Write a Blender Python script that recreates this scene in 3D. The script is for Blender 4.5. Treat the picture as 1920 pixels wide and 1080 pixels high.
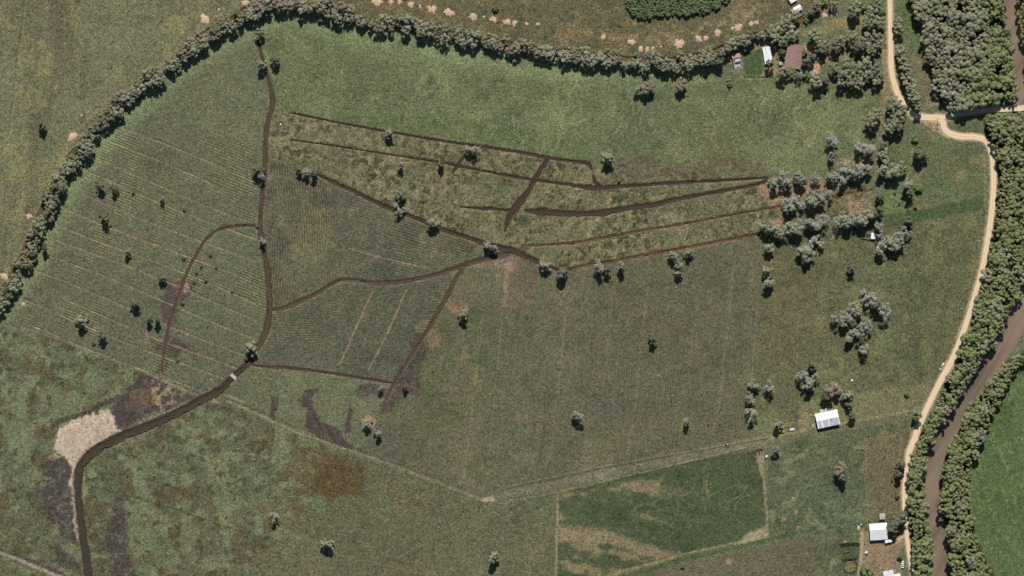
import bpy, math, random
import numpy as np
from mathutils import Vector, Matrix

for o in list(bpy.data.objects):
    bpy.data.objects.remove(o, do_unlink=True)
scene = bpy.context.scene
COL = scene.collection

# ------------------------------------------------------------------ camera
S = 0.4                                   # metres per map unit
CAM_Z = 3000.0
cam = bpy.data.cameras.new('camera')
cam.sensor_width = 36.0
cam.lens = 36.0 * CAM_Z / (1920 * S)
cam.clip_start = 10.0
cam.clip_end = 20000.0
cam_o = bpy.data.objects.new('camera', cam)
cam_o.location = (0, 0, CAM_Z)
COL.objects.link(cam_o)
scene.camera = cam_o

# ------------------------------------------------------------------ light
SUN_EL, SUN_AZ = math.radians(48), math.radians(2)      # from the north
world = bpy.data.worlds.new('World')
scene.world = world
world.use_nodes = True
wn = world.node_tree
bg = wn.nodes['Background']
sky = wn.nodes.new('ShaderNodeTexSky')
sky.sky_type = 'NISHITA'
sky.sun_disc = False
sky.sun_elevation = SUN_EL
sky.sun_rotation = SUN_AZ
wn.links.new(sky.outputs[0], bg.inputs[0])
bg.inputs[1].default_value = 0.05
sd = bpy.data.lights.new('sun', 'SUN')
sd.energy = 4.5
sd.angle = math.radians(0.5)
sd.color = (1.0, 0.965, 0.91)
sun = bpy.data.objects.new('sun', sd)
to_sun = Vector((math.sin(SUN_AZ) * math.cos(SUN_EL), math.cos(SUN_AZ) * math.cos(SUN_EL), math.sin(SUN_EL)))
sun.rotation_euler = to_sun.to_track_quat('Z', 'Y').to_euler()
sun.location = (0, 0, 500)
COL.objects.link(sun)
vs = scene.view_settings
vs.view_transform = 'Standard'
vs.look = 'None'
vs.gamma = 1.0
vs.exposure = 0.10
vs.use_curve_mapping = False
scene.render.engine = 'CYCLES'
scene.render.resolution_x, scene.render.resolution_y = 1024, 576

# ------------------------------------------------------------------ helpers
RND = random.Random(7)
def P(x, y, z=0.0):                       # map units (x right, y down) -> world metres
    return ((x - 960) * S, (540 - y) * S, z)
def lin(c):
    out = []
    for v in c:
        v /= 255.0
        out.append(v / 12.92 if v <= 0.04045 else ((v + 0.055) / 1.055) ** 2.4)
    return np.array(out)
KA = 0.90
def alb(r, g, b):                         # picture tone -> base colour
    return lin((r, g, b)) * KA

def _hash(ix, iy, seed):
    h = (ix.astype(np.int64) * 374761393 + iy.astype(np.int64) * 668265263 + seed * 1442695041) & 0xFFFFFFFF
    h = ((h ^ (h >> 13)) * 1274126177) & 0xFFFFFFFF
    h = h ^ (h >> 16)
    return (h & 0xFFFF).astype(np.float32) / 65535.0
def vnoise(x, y, seed=0):
    x0 = np.floor(x); y0 = np.floor(y)
    fx = (x - x0).astype(np.float32); fy = (y - y0).astype(np.float32)
    fx = fx * fx * (3 - 2 * fx); fy = fy * fy * (3 - 2 * fy)
    ix = x0.astype(np.int64); iy = y0.astype(np.int64)
    a = _hash(ix, iy, seed); b = _hash(ix + 1, iy, seed)
    c = _hash(ix, iy + 1, seed); d = _hash(ix + 1, iy + 1, seed)
    return (a + (b - a) * fx) * (1 - fy) + (c + (d - c) * fx) * fy
def fbm(x, y, sc, seed=0, oc=4, gain=0.55):
    out = 0; amp = 1; tot = 0; f = 1.0 / sc
    for i in range(oc):
        out = out + amp * vnoise(x * f + 17.3 * i, y * f - 9.1 * i, seed + i * 31)
        tot += amp; amp *= gain; f *= 2.03
    return out / tot - 0.5
def sst(a, b, x):
    t = np.clip((x - a) / (b - a), 0, 1)
    return t * t * (3 - 2 * t)

def smooth_poly(pts, step=2.0):
    """Catmull-Rom through the points (any number of components), resampled."""
    p = np.array(pts, float)
    if len(p) > 2:
        q = np.vstack([2 * p[0] - p[1], p, 2 * p[-1] - p[-2]])
        out = []
        for i in range(1, len(q) - 2):
            L = np.hypot(*(q[i + 1, :2] - q[i, :2]))
            n = max(2, int(L / step))
            t = np.linspace(0, 1, n, endpoint=False)[:, None]
            out.append(0.5 * ((2 * q[i]) + (-q[i - 1] + q[i + 1]) * t + (2 * q[i - 1] - 5 * q[i] + 4 * q[i + 1] - q[i + 2]) * t ** 2
                              + (-q[i - 1] + 3 * q[i] - 3 * q[i + 1] + q[i + 2]) * t ** 3))
        out.append(p[-1:])
        return np.vstack(out)
    n = max(2, int(np.hypot(*(p[1, :2] - p[0, :2])) / step))
    t = np.linspace(0, 1, n + 1)[:, None]
    return p[0] * (1 - t) + p[1] * t

class MB:
    """collects simple shapes into one mesh"""
    def __init__(s): s.v = []; s.f = []; s.m = []; s.sm = []
    def add(s, v, f, m=0, smooth=False):
        o = len(s.v); s.v += [tuple(q) for q in v]; s.f += [tuple(i + o for i in q) for q in f]
        s.m += [m] * len(f); s.sm += [smooth] * len(f); return s
    def box(s, x0, y0, z0, x1, y1, z1, m=0, bev=0.0):
        if bev <= 0:
            v = [(x0, y0, z0), (x1, y0, z0), (x1, y1, z0), (x0, y1, z0), (x0, y0, z1), (x1, y0, z1), (x1, y1, z1), (x0, y1, z1)]
            return s.add(v, [(0, 3, 2, 1), (4, 5, 6, 7), (0, 1, 5, 4), (1, 2, 6, 5), (2, 3, 7, 6), (3, 0, 4, 7)], m)
        b = bev; rings = []
        for (z, i) in ((z0, b), (z0 + b, 0), (z1 - b, 0), (z1, b)):
            c = b
            rings.append([(x0 + i + c, y0 + i, z), (x1 - i - c, y0 + i, z), (x1 - i, y0 + i + c, z), (x1 - i, y1 - i - c, z),
                          (x1 - i - c, y1 - i, z), (x0 + i + c, y1 - i, z), (x0 + i, y1 - i - c, z), (x0 + i, y0 + i + c, z)])
        v = sum(rings, []); f = []
        for k in range(3):
            for j in range(8):
                f.append((k * 8 + j, k * 8 + (j + 1) % 8, k * 8 + 8 + (j + 1) % 8, k * 8 + 8 + j))
        f.append(tuple(range(7, -1, -1))); f.append(tuple(range(24, 32)))
        return s.add(v, f, m)
    def tube(s, pts, rad, n=6, m=0, smooth=True, cap=True):
        pts = [Vector(p) for p in pts]
        rad = rad if isinstance(rad, (list, tuple)) else [rad] * len(pts)
        v = []; f = []
        for i, p in enumerate(pts):
            t = (pts[min(i + 1, len(pts) - 1)] - pts[max(i - 1, 0)])
            t = t.normalized() if t.length > 1e-9 else Vector((0, 0, 1))
            a = t.orthogonal().normalized() if abs(t.z) > 0.95 else Vector((0, 0, 1)).cross(t).normalized()
            b = t.cross(a)
            for j in range(n):
                an = 2 * math.pi * j / n
                v.append(p + rad[i] * (a * math.cos(an) + b * math.sin(an)))
        for i in range(len(pts) - 1):
            for j in range(n):
                f.append((i * n + j, i * n + (j + 1) % n, (i + 1) * n + (j + 1) % n, (i + 1) * n + j))
        if cap:
            f.append(tuple(range(n - 1, -1, -1))); f.append(tuple(range((len(pts) - 1) * n, len(pts) * n)))
        return s.add(v, f, m, smooth)
    def lathe(s, prof, n=16, cx=0, cy=0, m=0, smooth=True):
        v = []; f = []
        for (r, z) in prof:
            for j in range(n):
                a = 2 * math.pi * j / n
                v.append((cx + r * math.cos(a), cy + r * math.sin(a), z))
        for i in range(len(prof) - 1):
            for j in range(n):
                f.append((i * n + j, i * n + (j + 1) % n, (i + 1) * n + (j + 1) % n, (i + 1) * n + j))
        f.append(tuple(range(n - 1, -1, -1))); f.append(tuple(range((len(prof) - 1) * n, len(prof) * n)))
        return s.add(v, f, m, smooth)
    def mesh(s, name, mats):
        me = bpy.data.meshes.new(name)
        me.from_pydata(s.v, [], s.f)
        mats = mats if isinstance(mats, (list, tuple)) else [mats]
        for q in mats: me.materials.append(q)
        me.polygons.foreach_set('material_index', s.m)
        me.polygons.foreach_set('use_smooth', s.sm)
        me.update()
        return me
    def build(s, name, mats, parent=None, loc=None):
        return put(name, s.mesh(name, mats), parent, loc)

def put(name, me, parent=None, loc=None):
    o = bpy.data.objects.new(name, me); COL.objects.link(o)
    if parent is not None: o.parent = parent
    if loc is not None: o.location = loc
    return o
def tag(o, label=None, cat=None, group=None, kind=None):
    if label: o['label'] = label
    if cat: o['category'] = cat
    if group: o['group'] = group
    if kind: o['kind'] = kind
    return o
def thing(name, x, y, rot, label, cat, group=None, dz=0.0):
    o = bpy.data.objects.new(name, None); COL.objects.link(o)
    o.empty_display_size = 0.5
    o.location = P(x, y, H(x, y) + dz); o.rotation_euler = (0, 0, math.radians(rot))
    return tag(o, label, cat, group)

# ------------------------------------------------------------------ materials
def new_mat(name):
    m = bpy.data.materials.new(name); m.use_nodes = True
    nt = m.node_tree; b = nt.nodes['Principled BSDF']
    return m, nt, b
def mixc(nt, fac, a, b, mode='MIX'):
    n = nt.nodes.new('ShaderNodeMix'); n.data_type = 'RGBA'; n.blend_type = mode
    for sock, val in ((n.inputs[0], fac), (n.inputs[6], a), (n.inputs[7], b)):
        if hasattr(val, 'is_output'): nt.links.new(val, sock)
        elif isinstance(val, (int, float)): sock.default_value = val
        else: sock.default_value = (*val[:3], 1)
    return n.outputs[2]
def mth(nt, op, a, b=None, c=None, clamp=False):
    n = nt.nodes.new('ShaderNodeMath'); n.operation = op; n.use_clamp = clamp
    for i, v in enumerate((a, b, c)):
        if v is None: continue
        if hasattr(v, 'is_output'): nt.links.new(v, n.inputs[i])
        else: n.inputs[i].default_value = v
    return n.outputs[0]
def rng_(nt, v, a, b, c=0.0, d=1.0):
    n = nt.nodes.new('ShaderNodeMapRange'); n.clamp = True
    nt.links.new(v, n.inputs[0])
    for i, q in enumerate((a, b, c, d)): n.inputs[i + 1].default_value = q
    return n.outputs[0]
def noise(nt, vec, scale, detail=3.0, rough=0.6, dist=0.0):
    n = nt.nodes.new('ShaderNodeTexNoise'); n.inputs['Scale'].default_value = scale
    n.inputs['Detail'].default_value = detail; n.inputs['Roughness'].default_value = rough
    n.inputs['Distortion'].default_value = dist
    if vec is not None: nt.links.new(vec, n.inputs['Vector'])
    return n.outputs[0]
def attr(nt, name):
    n = nt.nodes.new('ShaderNodeAttribute'); n.attribute_name = name; return n
def bump(nt, b, h, strength, dist):
    n = nt.nodes.new('ShaderNodeBump'); n.inputs['Strength'].default_value = strength; n.inputs['Distance'].default_value = dist
    nt.links.new(h, n.inputs['Height']); nt.links.new(n.outputs[0], b.inputs['Normal'])
def coords(nt, which='Object'):
    return nt.nodes.new('ShaderNodeTexCoord').outputs[which]
def simple(name, rgb, rough=0.7, var=0.18, sc=1.5, metal=0.0, spec=0.4, dirt=None, dirt_amt=0.0, bumpd=0.0):
    """plain weathered surface: base tone broken up by two noises, optional dirt or rust blotches"""
    m, nt, b = new_mat(name)
    v = coords(nt)
    n1 = noise(nt, v, sc, 4); n2 = noise(nt, v, sc * 6, 3)
    base = tuple(rgb)
    col = mixc(nt, rng_(nt, n1, 0.3, 0.7), tuple(q * (1 - var) for q in base), tuple(min(1, q * (1 + var)) for q in base))
    col = mixc(nt, rng_(nt, n2, 0.35, 0.75, 0, 0.3), col, tuple(q * 0.7 for q in base))
    if dirt is not None:
        n3 = noise(nt, v, sc * 0.8, 5, 0.7)
        col = mixc(nt, rng_(nt, n3, 0.62 - 0.3 * dirt_amt, 0.72 - 0.2 * dirt_amt), col, dirt)
    nt.links.new(col, b.inputs['Base Color'])
    b.inputs['Roughness'].default_value = rough; b.inputs['Metallic'].default_value = metal
    b.inputs['Specular IOR Level'].default_value = spec
    if bumpd: bump(nt, b, n2, 0.6, bumpd)
    return m

# ------------------------------------------------------------------ map data (map units)
# drains: x, y, width
DITCH = {
 'main': ('long brown main drain winding down from the northern tree belt', 0.75, [
   (484,72,2.5),(487,92,4),(494,115,4.5),(500,138,5),(507,165,7),(511,186,9),(509,206,8.5),(503,226,8),(499,250,8),(497,272,9),(497,300,8.5),(495,340,7.5),
   (491,375,7.5),(488,410,7.5),(489,440,8.5),(494,470,10),(500,500,10.5),(504,530,11),(505,560,11),(505,588,11.5),(500,615,12),(490,640,11),(478,660,11),(463,684,12)]),
 'lower': ('broad dark lower channel bending from the culvert to the bottom edge', 0.75, [(468,677,9.2),(463,684,10.1),
   (446,699,11.8),(430,715,12.6),(410,734,14.3),(380,749,16.0),(350,766,15.1),(310,786,16.0),(270,803,16.8),(235,816,17.6),(202,832,18.5),(172,851,18.5),(153,872,17.6),(147,892,16.0),
   (146,920,11.8),(150,960,12.6),(155,1000,13.4),(161,1040,15.1),(168,1095,16.8),(176,1150,16.8)]),
 'diagonal': ('dark straight drain running diagonally to the central junction', 0.7, [
   (590,325,4),(620,339,6),(660,357,7),(700,377,7),(740,393,8),(780,409,7),(830,430,8),(870,443,8),(910,457,9),(940,465,11),(968,472,12),(998,486,8),(1026,498,6),(1050,508,5)]),
 'north': ('thin dark drain along the top of the rough pasture', 0.6, [
   (548,212,1.5),(600,223,2),(640,231,2.5),(700,242,3),(740,249,3.5),(800,259,3.5),(860,269,3.5),(900,274,4),(940,280,4.5),(985,287,4.5),(1030,296,5),(1080,303,5),(1103,307,7),(1110,318,3)]),
 'second': ('long drain crossing the rough pasture to the grey tree rows', 0.6, [
   (545,262,1.2),(640,275,1.4),(720,288,1.6),(820,303,2),(855,310,5),(900,319,3.5),(960,330,4),(1000,337,4.5),(1060,345,5),(1100,351,9),(1122,352,10),(1140,351,7),(1200,347,5.5),(1280,342,4.5),(1360,338,4),(1440,333,3.5)]),
 'spur': ('short wet stub rising from the second drain', 0.5, [(1112,328,5),(1115,338,6),(1120,348,12)]),
 'slash': ('broad brown slanting drain that cuts across the others', 0.6, [
   (1028,297,7),(1015,316,7.5),(1003,335,9),(992,356,9),(980,372,13),(968,388,14),(958,402,12),(951,418,8),(946,433,3)]),
 'curve': ('wide brown curving drain ending at the grey tree rows', 0.6, [
   (985,395,6),(1000,396,10),(1020,397,16),(1040,399,12),(1080,401,11),(1110,400,11),(1135,399,13),(1160,393,10),(1200,387,9.5),(1230,383,9),(1260,375,7.5),(1320,364,6.5),(1380,353,6),(1420,345,5.5),(1438,339,6)]),
 'stub': ('faint narrow drain reaching the slanting drain from the west', 0.5, [(862,388,1.5),(876,389,2),(890,390,4),(910,391,8),(925,391,4),(945,394,3),(962,394,5)]),
 'fork': ('narrow drain between two pasture drains beside a pair of trees', 0.5, [(872,291,4),(865,300,5),(855,314,7),(848,325,2)]),
 'third': ('thin reddish brown drain between the two longest pasture drains', 0.6, [
   (972,470,6),(981,465,7),(990,461,4),(1030,459,4),(1080,455,4.5),(1130,446,4),(1200,433,3.5),(1280,420,3),(1360,405,3),(1430,393,3),(1462,387,3)]),
 'fourth': ('orange brown drain along the southern edge of the rough pasture', 0.7, [
   (1062,506,4),(1100,497,5),(1150,490,5),(1200,480,5.5),(1260,470,5.5),(1320,458,5),(1380,447,5),(1430,438,4)]),
 'rows': ('short red drain between the grey tree rows', 0.5, [(1560,370,3),(1600,361,3.5),(1637,356,2.5)]),
 'southwest': ('brown drain curving west from the junction to the main drain', 0.6, [
   (955,474,10),(930,481,10),(890,491,10),(860,501,9),(820,514,7),(780,523,7),(740,530,8),(700,530,6),(665,525,5),(640,525,6),(620,534,5),(592,551,7),(560,566,9),(530,578,6),(512,581,6)]),
 'south': ('brown drain running south from the junction through mud', 0.6, [
   (868,502,5),(855,522,6),(844,545,8),(830,570,8),(810,605,6),(790,637,5),(774,660,5),(760,684,5),(746,706,5),(734,728,4),(724,750,2.5)]),
 'west': ('thin drain leading east from the main drain to the mud', 0.6, [
   (472,684,4),(500,688,3.5),(530,689,4.5),(590,696,3.5),(640,703,4),(690,711,3.5),(722,716,3),(744,719,2)]),
 'side': ('narrow curved drain branching west off the main drain', 0.5, [
   (486,423,4),(455,423,3.5),(430,426,4),(410,431,3.5),(395,441,5),(382,455,4),(368,478,5),(356,500,5),(347,520,5),(340,540,5),(331,565,5),(322,592,5),(314,622,4),(309,650,3.5),(305,675,3),(303,698,2.5)]),
}
CREEK = [(-60,610,7),(0,552,7),(18,527,7),(33,500,7),(46,472,7),(57,445,7),(69,420,7),(77,398,6),(95,366,4),(113,336,5),(127,305,6),(139,285,6),(165,262,4),(190,236,4),(222,200,4),
  (255,172,4),(297,138,4),(335,110,4),(366,80,5),(385,62,6),(410,50,6),(440,34,7),(462,18,7),(490,8,6),(530,2,4),(570,2,4),(605,10,5),(645,26,5),(690,40,5),(740,43,5),(790,52,5),(850,64,5),(900,73,5),
  (950,82,5),(1000,91,4),(1060,98,4),(1120,105,5),(1180,111,5),(1240,112,4),(1290,107,4),(1330,99,4),(1370,82,4),(1410,68,5),(1450,60,5),(1485,47,7),(1510,34,8),(1530,21,8),(1550,10,8),(1572,-4,8),(1600,-30,8)]
RIVER = [(1896,-140,34),(1898,-40,34),(1901,40,34),(1910,110,38),(1924,190,42),(1942,280,44),(1950,390,46),(1940,490,46),(1910,590,42),(1868,663,36),(1834,712,34),(1800,764,32),(1772,815,30),(1755,850,28),(1746,900,28),
  (1744,950,29),(1752,988,31),(1760,1040,32),(1768,1100,34),(1775,1220,36)]
ROAD = [(1668,-90,9),(1668,-20,9),(1669,40,9),(1670,90,10),(1671,125,11),(1675,150,11),(1684,178,11),(1694,193,10),(1704,206,10),(1716,217,11),(1740,221,12),(1758,221,13),(1768,229,12),(1771,241,12),(1780,250,12),(1800,256,13),(1828,257,12),
  (1846,262,12),(1856,276,11),(1862,302,12),(1863,345,11),(1861,382,11),(1856,425,11),(1850,460,11),(1844,495,10),(1835,530,10),(1829,548,9),(1817,590,10),(1801,637,11),(1786,674,12),(1770,703,12),
  (1755,731,11),(1736,770,11),(1721,805,12),(1716,820,12),(1705,848,11),(1700,880,11),(1697,915,11),(1697,950,11),(1699,980,10),(1701,1010,8),(1705,1038,9),(1711,1078,9),(1720,1150,9)]
BRANCH = [(1752,221,8),(1775,219,9),(1802,213,9),(1845,207,10),(1870,204.5,10)]

# ------------------------------------------------------------------ ground grid
def axis(lo, hi, step, far):
    core = np.arange(lo, hi + 1e-6, step)
    out = [far]
    d = step * 2; p = hi; right = []
    while p < far:
        p += d; d *= 1.45; right.append(p)
    p = lo; d = step * 2; left = []
    while p > -far:
        p -= d; d *= 1.45; left.append(p)
    return np.concatenate([left[::-1], core, right])
GX = axis(-404, 404, 0.72, 4500)                  # metres
GY = axis(-236, 236, 0.72, 4500)
XM, YM = np.meshgrid(GX, GY)
PX = XM / S + 960; PY = 540 - YM / S
cx_ = GX / S + 960; cy_ = 540 - GY / S            # axis values in map units (cy_ descending)
NYg, NXg = PX.shape
def window(x0, x1, y0, y1):
    i0 = np.searchsorted(cx_, x0); i1 = np.searchsorted(cx_, x1)
    j0 = np.searchsorted(-cy_, -y1); j1 = np.searchsorted(-cy_, -y0)
    return slice(j0, max(j1, j0)), slice(i0, max(i1, i0))
def line_dist(pts, R, wx=None, wy=None):
    """distance to a polyline minus nothing; also the half width there. Returns (dist, halfwidth, along)"""
    X = PX if wx is None else wx; Y = PY if wy is None else wy
    X = X.astype(np.float32); Y = Y.astype(np.float32)
    D = np.full(PX.shape, 1e4, np.float32); W = np.zeros(PX.shape, np.float32)
    p = np.array(pts, float)
    for a, b in zip(p[:-1], p[1:]):
        sl = window(min(a[0], b[0]) - R, max(a[0], b[0]) + R, min(a[1], b[1]) - R, max(a[1], b[1]) + R)
        x = X[sl]; y = Y[sl]
        if x.size == 0: continue
        dx, dy = b[0] - a[0], b[1] - a[1]
        t = np.clip(((x - a[0]) * dx + (y - a[1]) * dy) / max(dx * dx + dy * dy, 1e-9), 0, 1)
        d = np.hypot(x - a[0] - t * dx, y - a[1] - t * dy)
        cur = D[sl]; m = d < cur
        cur[m] = d[m]
        if p.shape[1] > 2: W[sl][m] = (0.5 * (a[2] + (b[2] - a[2]) * t))[m]
    return D, W
# slow wobble shared by all outlines
WBX = (fbm(PX, PY, 26, 901, 4) * 2).astype(np.float32); WBY = (fbm(PX, PY, 26, 902, 4) * 2).astype(np.float32)
def inside(poly, x, y):
    c = np.zeros(x.shape, bool); n = len(poly); j = n - 1
    for i in range(n):
        xi, yi = poly[i]; xj, yj = poly[j]
        if yi != yj:
            c ^= ((yi > y) != (yj > y)) & (x < (xj - xi) * (y - yi) / (yj - yi) + xi)
        j = i
    return c
def poly_mask(poly, soft=4.0, warp=6.0):
    """soft edged area; outline wobbled by noise"""
    pad = soft + warp * 1.3 + 2
    xs = [p[0] for p in poly]; ys = [p[1] for p in poly]
    sl = window(min(xs) - pad, max(xs) + pad, min(ys) - pad, max(ys) + pad)
    M = np.zeros(PX.shape, np.float32)
    x = PX[sl] + WBX[sl] * warp; y = PY[sl] + WBY[sl] * warp
    if x.size == 0: return M
    ins = inside(poly, x, y)
    d = np.full(x.shape, 1e4, np.float32)
    q = list(poly) + [poly[0]]
    for a, b in zip(q[:-1], q[1:]):
        dx, dy = b[0] - a[0], b[1] - a[1]
        t = np.clip(((x - a[0]) * dx + (y - a[1]) * dy) / max(dx * dx + dy * dy, 1e-9), 0, 1)
        d = np.minimum(d, np.hypot(x - a[0] - t * dx, y - a[1] - t * dy))
    M[sl] = sst(-soft, soft, np.where(ins, d, -d) + (FN['fine'][sl] * warp * 1.6 if warp >= 4 else 0))
    return M
def disc(x, y, r, soft=None, warp=3.0):
    soft = soft or r * 0.4
    pad = r + soft + warp * 2
    sl = window(x - pad, x + pad, y - pad, y + pad)
    M = np.zeros(PX.shape, np.float32)
    d = np.hypot(PX[sl] + WBX[sl] * warp - x, PY[sl] + WBY[sl] * warp - y)
    M[sl] = 1 - sst(r - soft, r + soft, d)
    return M

C = np.zeros((NYg, NXg, 3), np.float32)
def paint(m, c, k=1.0):
    c = alb(*c).astype(np.float32)
    r = np.flatnonzero(m.any(1))
    if not len(r): return
    m = m[r[0]:r[-1] + 1]; q = np.flatnonzero(m.any(0))
    sl = (slice(r[0], r[-1] + 1), slice(q[0], q[-1] + 1))
    m = (m[:, q[0]:q[-1] + 1] * k)[..., None].astype(np.float32)
    C[sl] = C[sl] * (1 - m) + c * m
def streak(pts, c, w, k=1.0, soft=1.0, warp=1.5):
    R = w + soft + 12
    xs = [p[0] for p in pts]; ys = [p[1] for p in pts]
    sl = window(min(xs) - R, max(xs) + R, min(ys) - R, max(ys) + R)
    x = PX[sl] + WBX[sl] * warp; y = PY[sl] + WBY[sl] * warp
    if x.size == 0: return
    d = np.full(x.shape, 1e4, np.float32)
    for a, b in zip(pts[:-1], pts[1:]):
        dx, dy = b[0] - a[0], b[1] - a[1]
        t = np.clip(((x - a[0]) * dx + (y - a[1]) * dy) / max(dx * dx + dy * dy, 1e-9), 0, 1)
        d = np.minimum(d, np.hypot(x - a[0] - t * dx, y - a[1] - t * dy))
    brk = 0.65 + 0.35 * sst(-0.2, 0.1, FN['fine2'][sl])
    m = ((1 - sst(w / 2 - soft * 0.6, w / 2 + soft, d)) * brk * k)[..., None].astype(np.float32)
    C[sl] = C[sl] * (1 - m) + alb(*c).astype(np.float32) * m
FN = {k: fbm(PX, PY, s, i * 77, 4).astype(np.float32) for i, (k, s) in enumerate((('fine', 7), ('mid', 22), ('big', 75), ('mid2', 30), ('fine2', 9), ('big2', 120), ('mid3', 45)))}
def thr(k, lo, hi): return sst(lo, hi, FN[k])

C[:] = alb(101, 104, 80)
# --- fields
A_NW = [(-3000,-3000),(560,-3000),(545,0),(462,25),(405,50),(330,105),(287,138),(240,175),(175,240),(140,285),(110,325),(85,380),(60,430),(30,500),(0,540),(-3000,2500)]
A_N = [(545,-3000),(1640,-3000),(1560,0),(1490,25),(1400,65),(1340,95),(1270,108),(1170,100),(1080,92),(985,80),(890,62),(805,48),(690,30),(625,10),(560,0)]
A_TOP = [(500,70),(625,35),(700,60),(900,95),(1080,120),(1230,135),(1350,125),(1400,145),(1650,170),(1650,300),(1440,325),(1160,305),(1110,300),(940,275),(740,245),(548,208),(515,205),(512,180),(498,120)]
A_ROUGH = [(520,212),(548,212),(740,250),(940,280),(1105,307),(1160,310),(1440,330),(1640,352),(1640,400),(1430,437),(1065,505),(970,472),(830,430),(590,325),(505,295),(505,240)]
A_F1 = [(215,245),(270,205),(490,280),(493,340),(488,410),(500,500),(505,560),(500,615),(475,660),(440,705),(395,748),(260,693),(20,605),(40,560),(80,480),(120,400),(160,320)]
A_F2 = [(503,300),(560,315),(590,327),(700,379),(830,432),(960,472),(890,490),(780,521),(740,528),(660,522),(620,533),(560,564),(515,578),(507,540),(495,450),(495,380)]
A_F3 = [(515,583),(560,568),(625,538),(700,532),(780,525),(866,503),(842,545),(808,605),(760,680),(738,716),(600,695),(480,684),(500,640),(508,610)]
A_F4 = [(866,505),(960,480),(1060,510),(1150,492),(1430,438),(1430,600),(1418,700),(1400,820),(1200,868),(935,918),(900,930),(720,865),(670,845),(720,780),(745,720),(800,630)]
A_WET = [(-3000,700),(20,605),(260,693),(400,752),(560,812),(640,850),(620,960),(480,1100),(480,3000),(-3000,3000)]
A_S = [(640,850),(760,880),(905,938),(1040,925),(1040,1100),(1040,3000),(480,3000),(480,1080),(560,960)]
A_DARK = [(1046,925),(1200,882),(1300,860),(1428,845),(1435,900),(1440,1003),(1300,1038),(1150,1078),(1046,1090)]
A_SE1 = [(1180,1080),(1440,1020),(1525,1000),(1528,1090),(1528,3000),(1180,3000)]
A_SE2 = [(1440,845),(1500,822),(1715,785),(1695,880),(1690,985),(1610,990),(1610,1080),(1528,1080),(1528,990),(1440,1000)]
A_E1 = [(1435,440),(1640,420),(1660,428),(1845,395),(1845,460),(1825,545),(1775,690),(1745,715),(1500,750),(1495,800),(1405,822),(1418,700),(1430,600)]
A_NE = [(1650,270),(1700,225),(1760,255),(1848,262),(1850,370),(1660,405)]
A_STRIP = [(1655,405),(1843,368),(1843,392),(1660,428)]
A_EAST = [(1922,672),(1900,705),(1880,748),(1860,790),(1845,815),(1830,850),(1820,890),(1821,930),(1824,960),(1834,1000),(1850,1040),(1872,1085),(1900,3000),(4000,3000),(4000,400),(1960,560)]
A_WW = [(1842,225),(1905,215),(1990,230),(1990,500),(1915,545),(1890,600),(1850,660),(1795,740),(1757,805),(1740,835),(1733,880),(1728,950),(1735,975),(1745,1030),(1750,1150),(1712,1150),(1706,1000),(1702,960),(1707,900),(1713,850),(1728,812),(1762,748),(1778,708),(1798,670),(1834,560),(1852,490),(1864,400),(1870,330),(1864,285),(1846,255)]
A_WE = [(1940,640),(1905,670),(1885,680),(1862,712),(1832,745),(1802,795),(1779,838),(1765,870),(1763,910),(1763,958),(1775,985),(1780,1040),(1795,1150),(1900,1150),(1868,1085),(1846,1040),(1830,1000),(1820,960),(1817,930),(1816,890),(1826,850),(1841,815),(1856,790),(1876,748),(1896,705),(1920,672),(1950,645)]
A_FOR = [(1712,-60),(1878,-60),(1880,0),(1883,40),(1893,110),(1899,186),(1850,188),(1788,202),(1770,186),(1758,165),(1744,120),(1734,60),(1716,20)]

paint(poly_mask(A_NW, 5, 3), (111, 112, 86))
paint(poly_mask(A_N, 5, 3), (101, 96, 74))
paint(poly_mask(A_TOP, 10, 4), (103, 109, 79))
paint(poly_mask(A_ROUGH, 5, 3), (109, 106, 82))
paint(poly_mask(A_F1, 6, 2), (98, 100, 79))
paint(poly_mask(A_F2, 4, 2), (93, 92, 74))
paint(poly_mask(A_F3, 6, 3), (91, 92, 74))
paint(poly_mask(A_F4, 6, 3), (97, 95, 76))
paint(poly_mask(A_WET, 3, 3), (97, 99, 77))
paint(poly_mask(A_S, 5, 3), (97, 98, 75))
paint(poly_mask(A_DARK, 3, 1), (79, 86, 62))
paint(poly_mask(A_SE1, 3, 1), (100, 96, 76))
paint(poly_mask(A_SE2, 4, 2), (91, 97, 74))
paint(poly_mask(A_E1, 4, 2), (98, 99, 73))
paint(poly_mask(A_NE, 4, 3), (97, 103, 74))
paint(poly_mask(A_STRIP, 2, 1), (76, 88, 60))
paint(poly_mask(A_EAST, 3, 2), (88, 103, 68))
for A in (A_WW, A_WE, A_FOR): paint(poly_mask(A, 4, 3), (62, 60, 46))
M_ROUGH = poly_mask(A_ROUGH, 6, 6); M_F1 = poly_mask(A_F1, 8, 2); M_F2 = poly_mask(A_F2, 6, 2); M_F3 = poly_mask(A_F3, 6, 2); M_F4 = poly_mask(A_F4, 8, 2)
M_WET = poly_mask(A_WET, 5, 4); M_S = poly_mask(A_S, 8, 4); M_DARK = poly_mask(A_DARK, 4, 2); M_NW = poly_mask(A_NW, 5, 3); M_N = poly_mask(A_N, 5, 3); M_TOP = poly_mask(A_TOP, 10, 4)
M_E1 = poly_mask(A_E1, 5, 2); M_NE = poly_mask(A_NE, 4, 3); M_SE2 = poly_mask(A_SE2, 5, 2); M_EAST = poly_mask(A_EAST, 4, 2)

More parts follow.
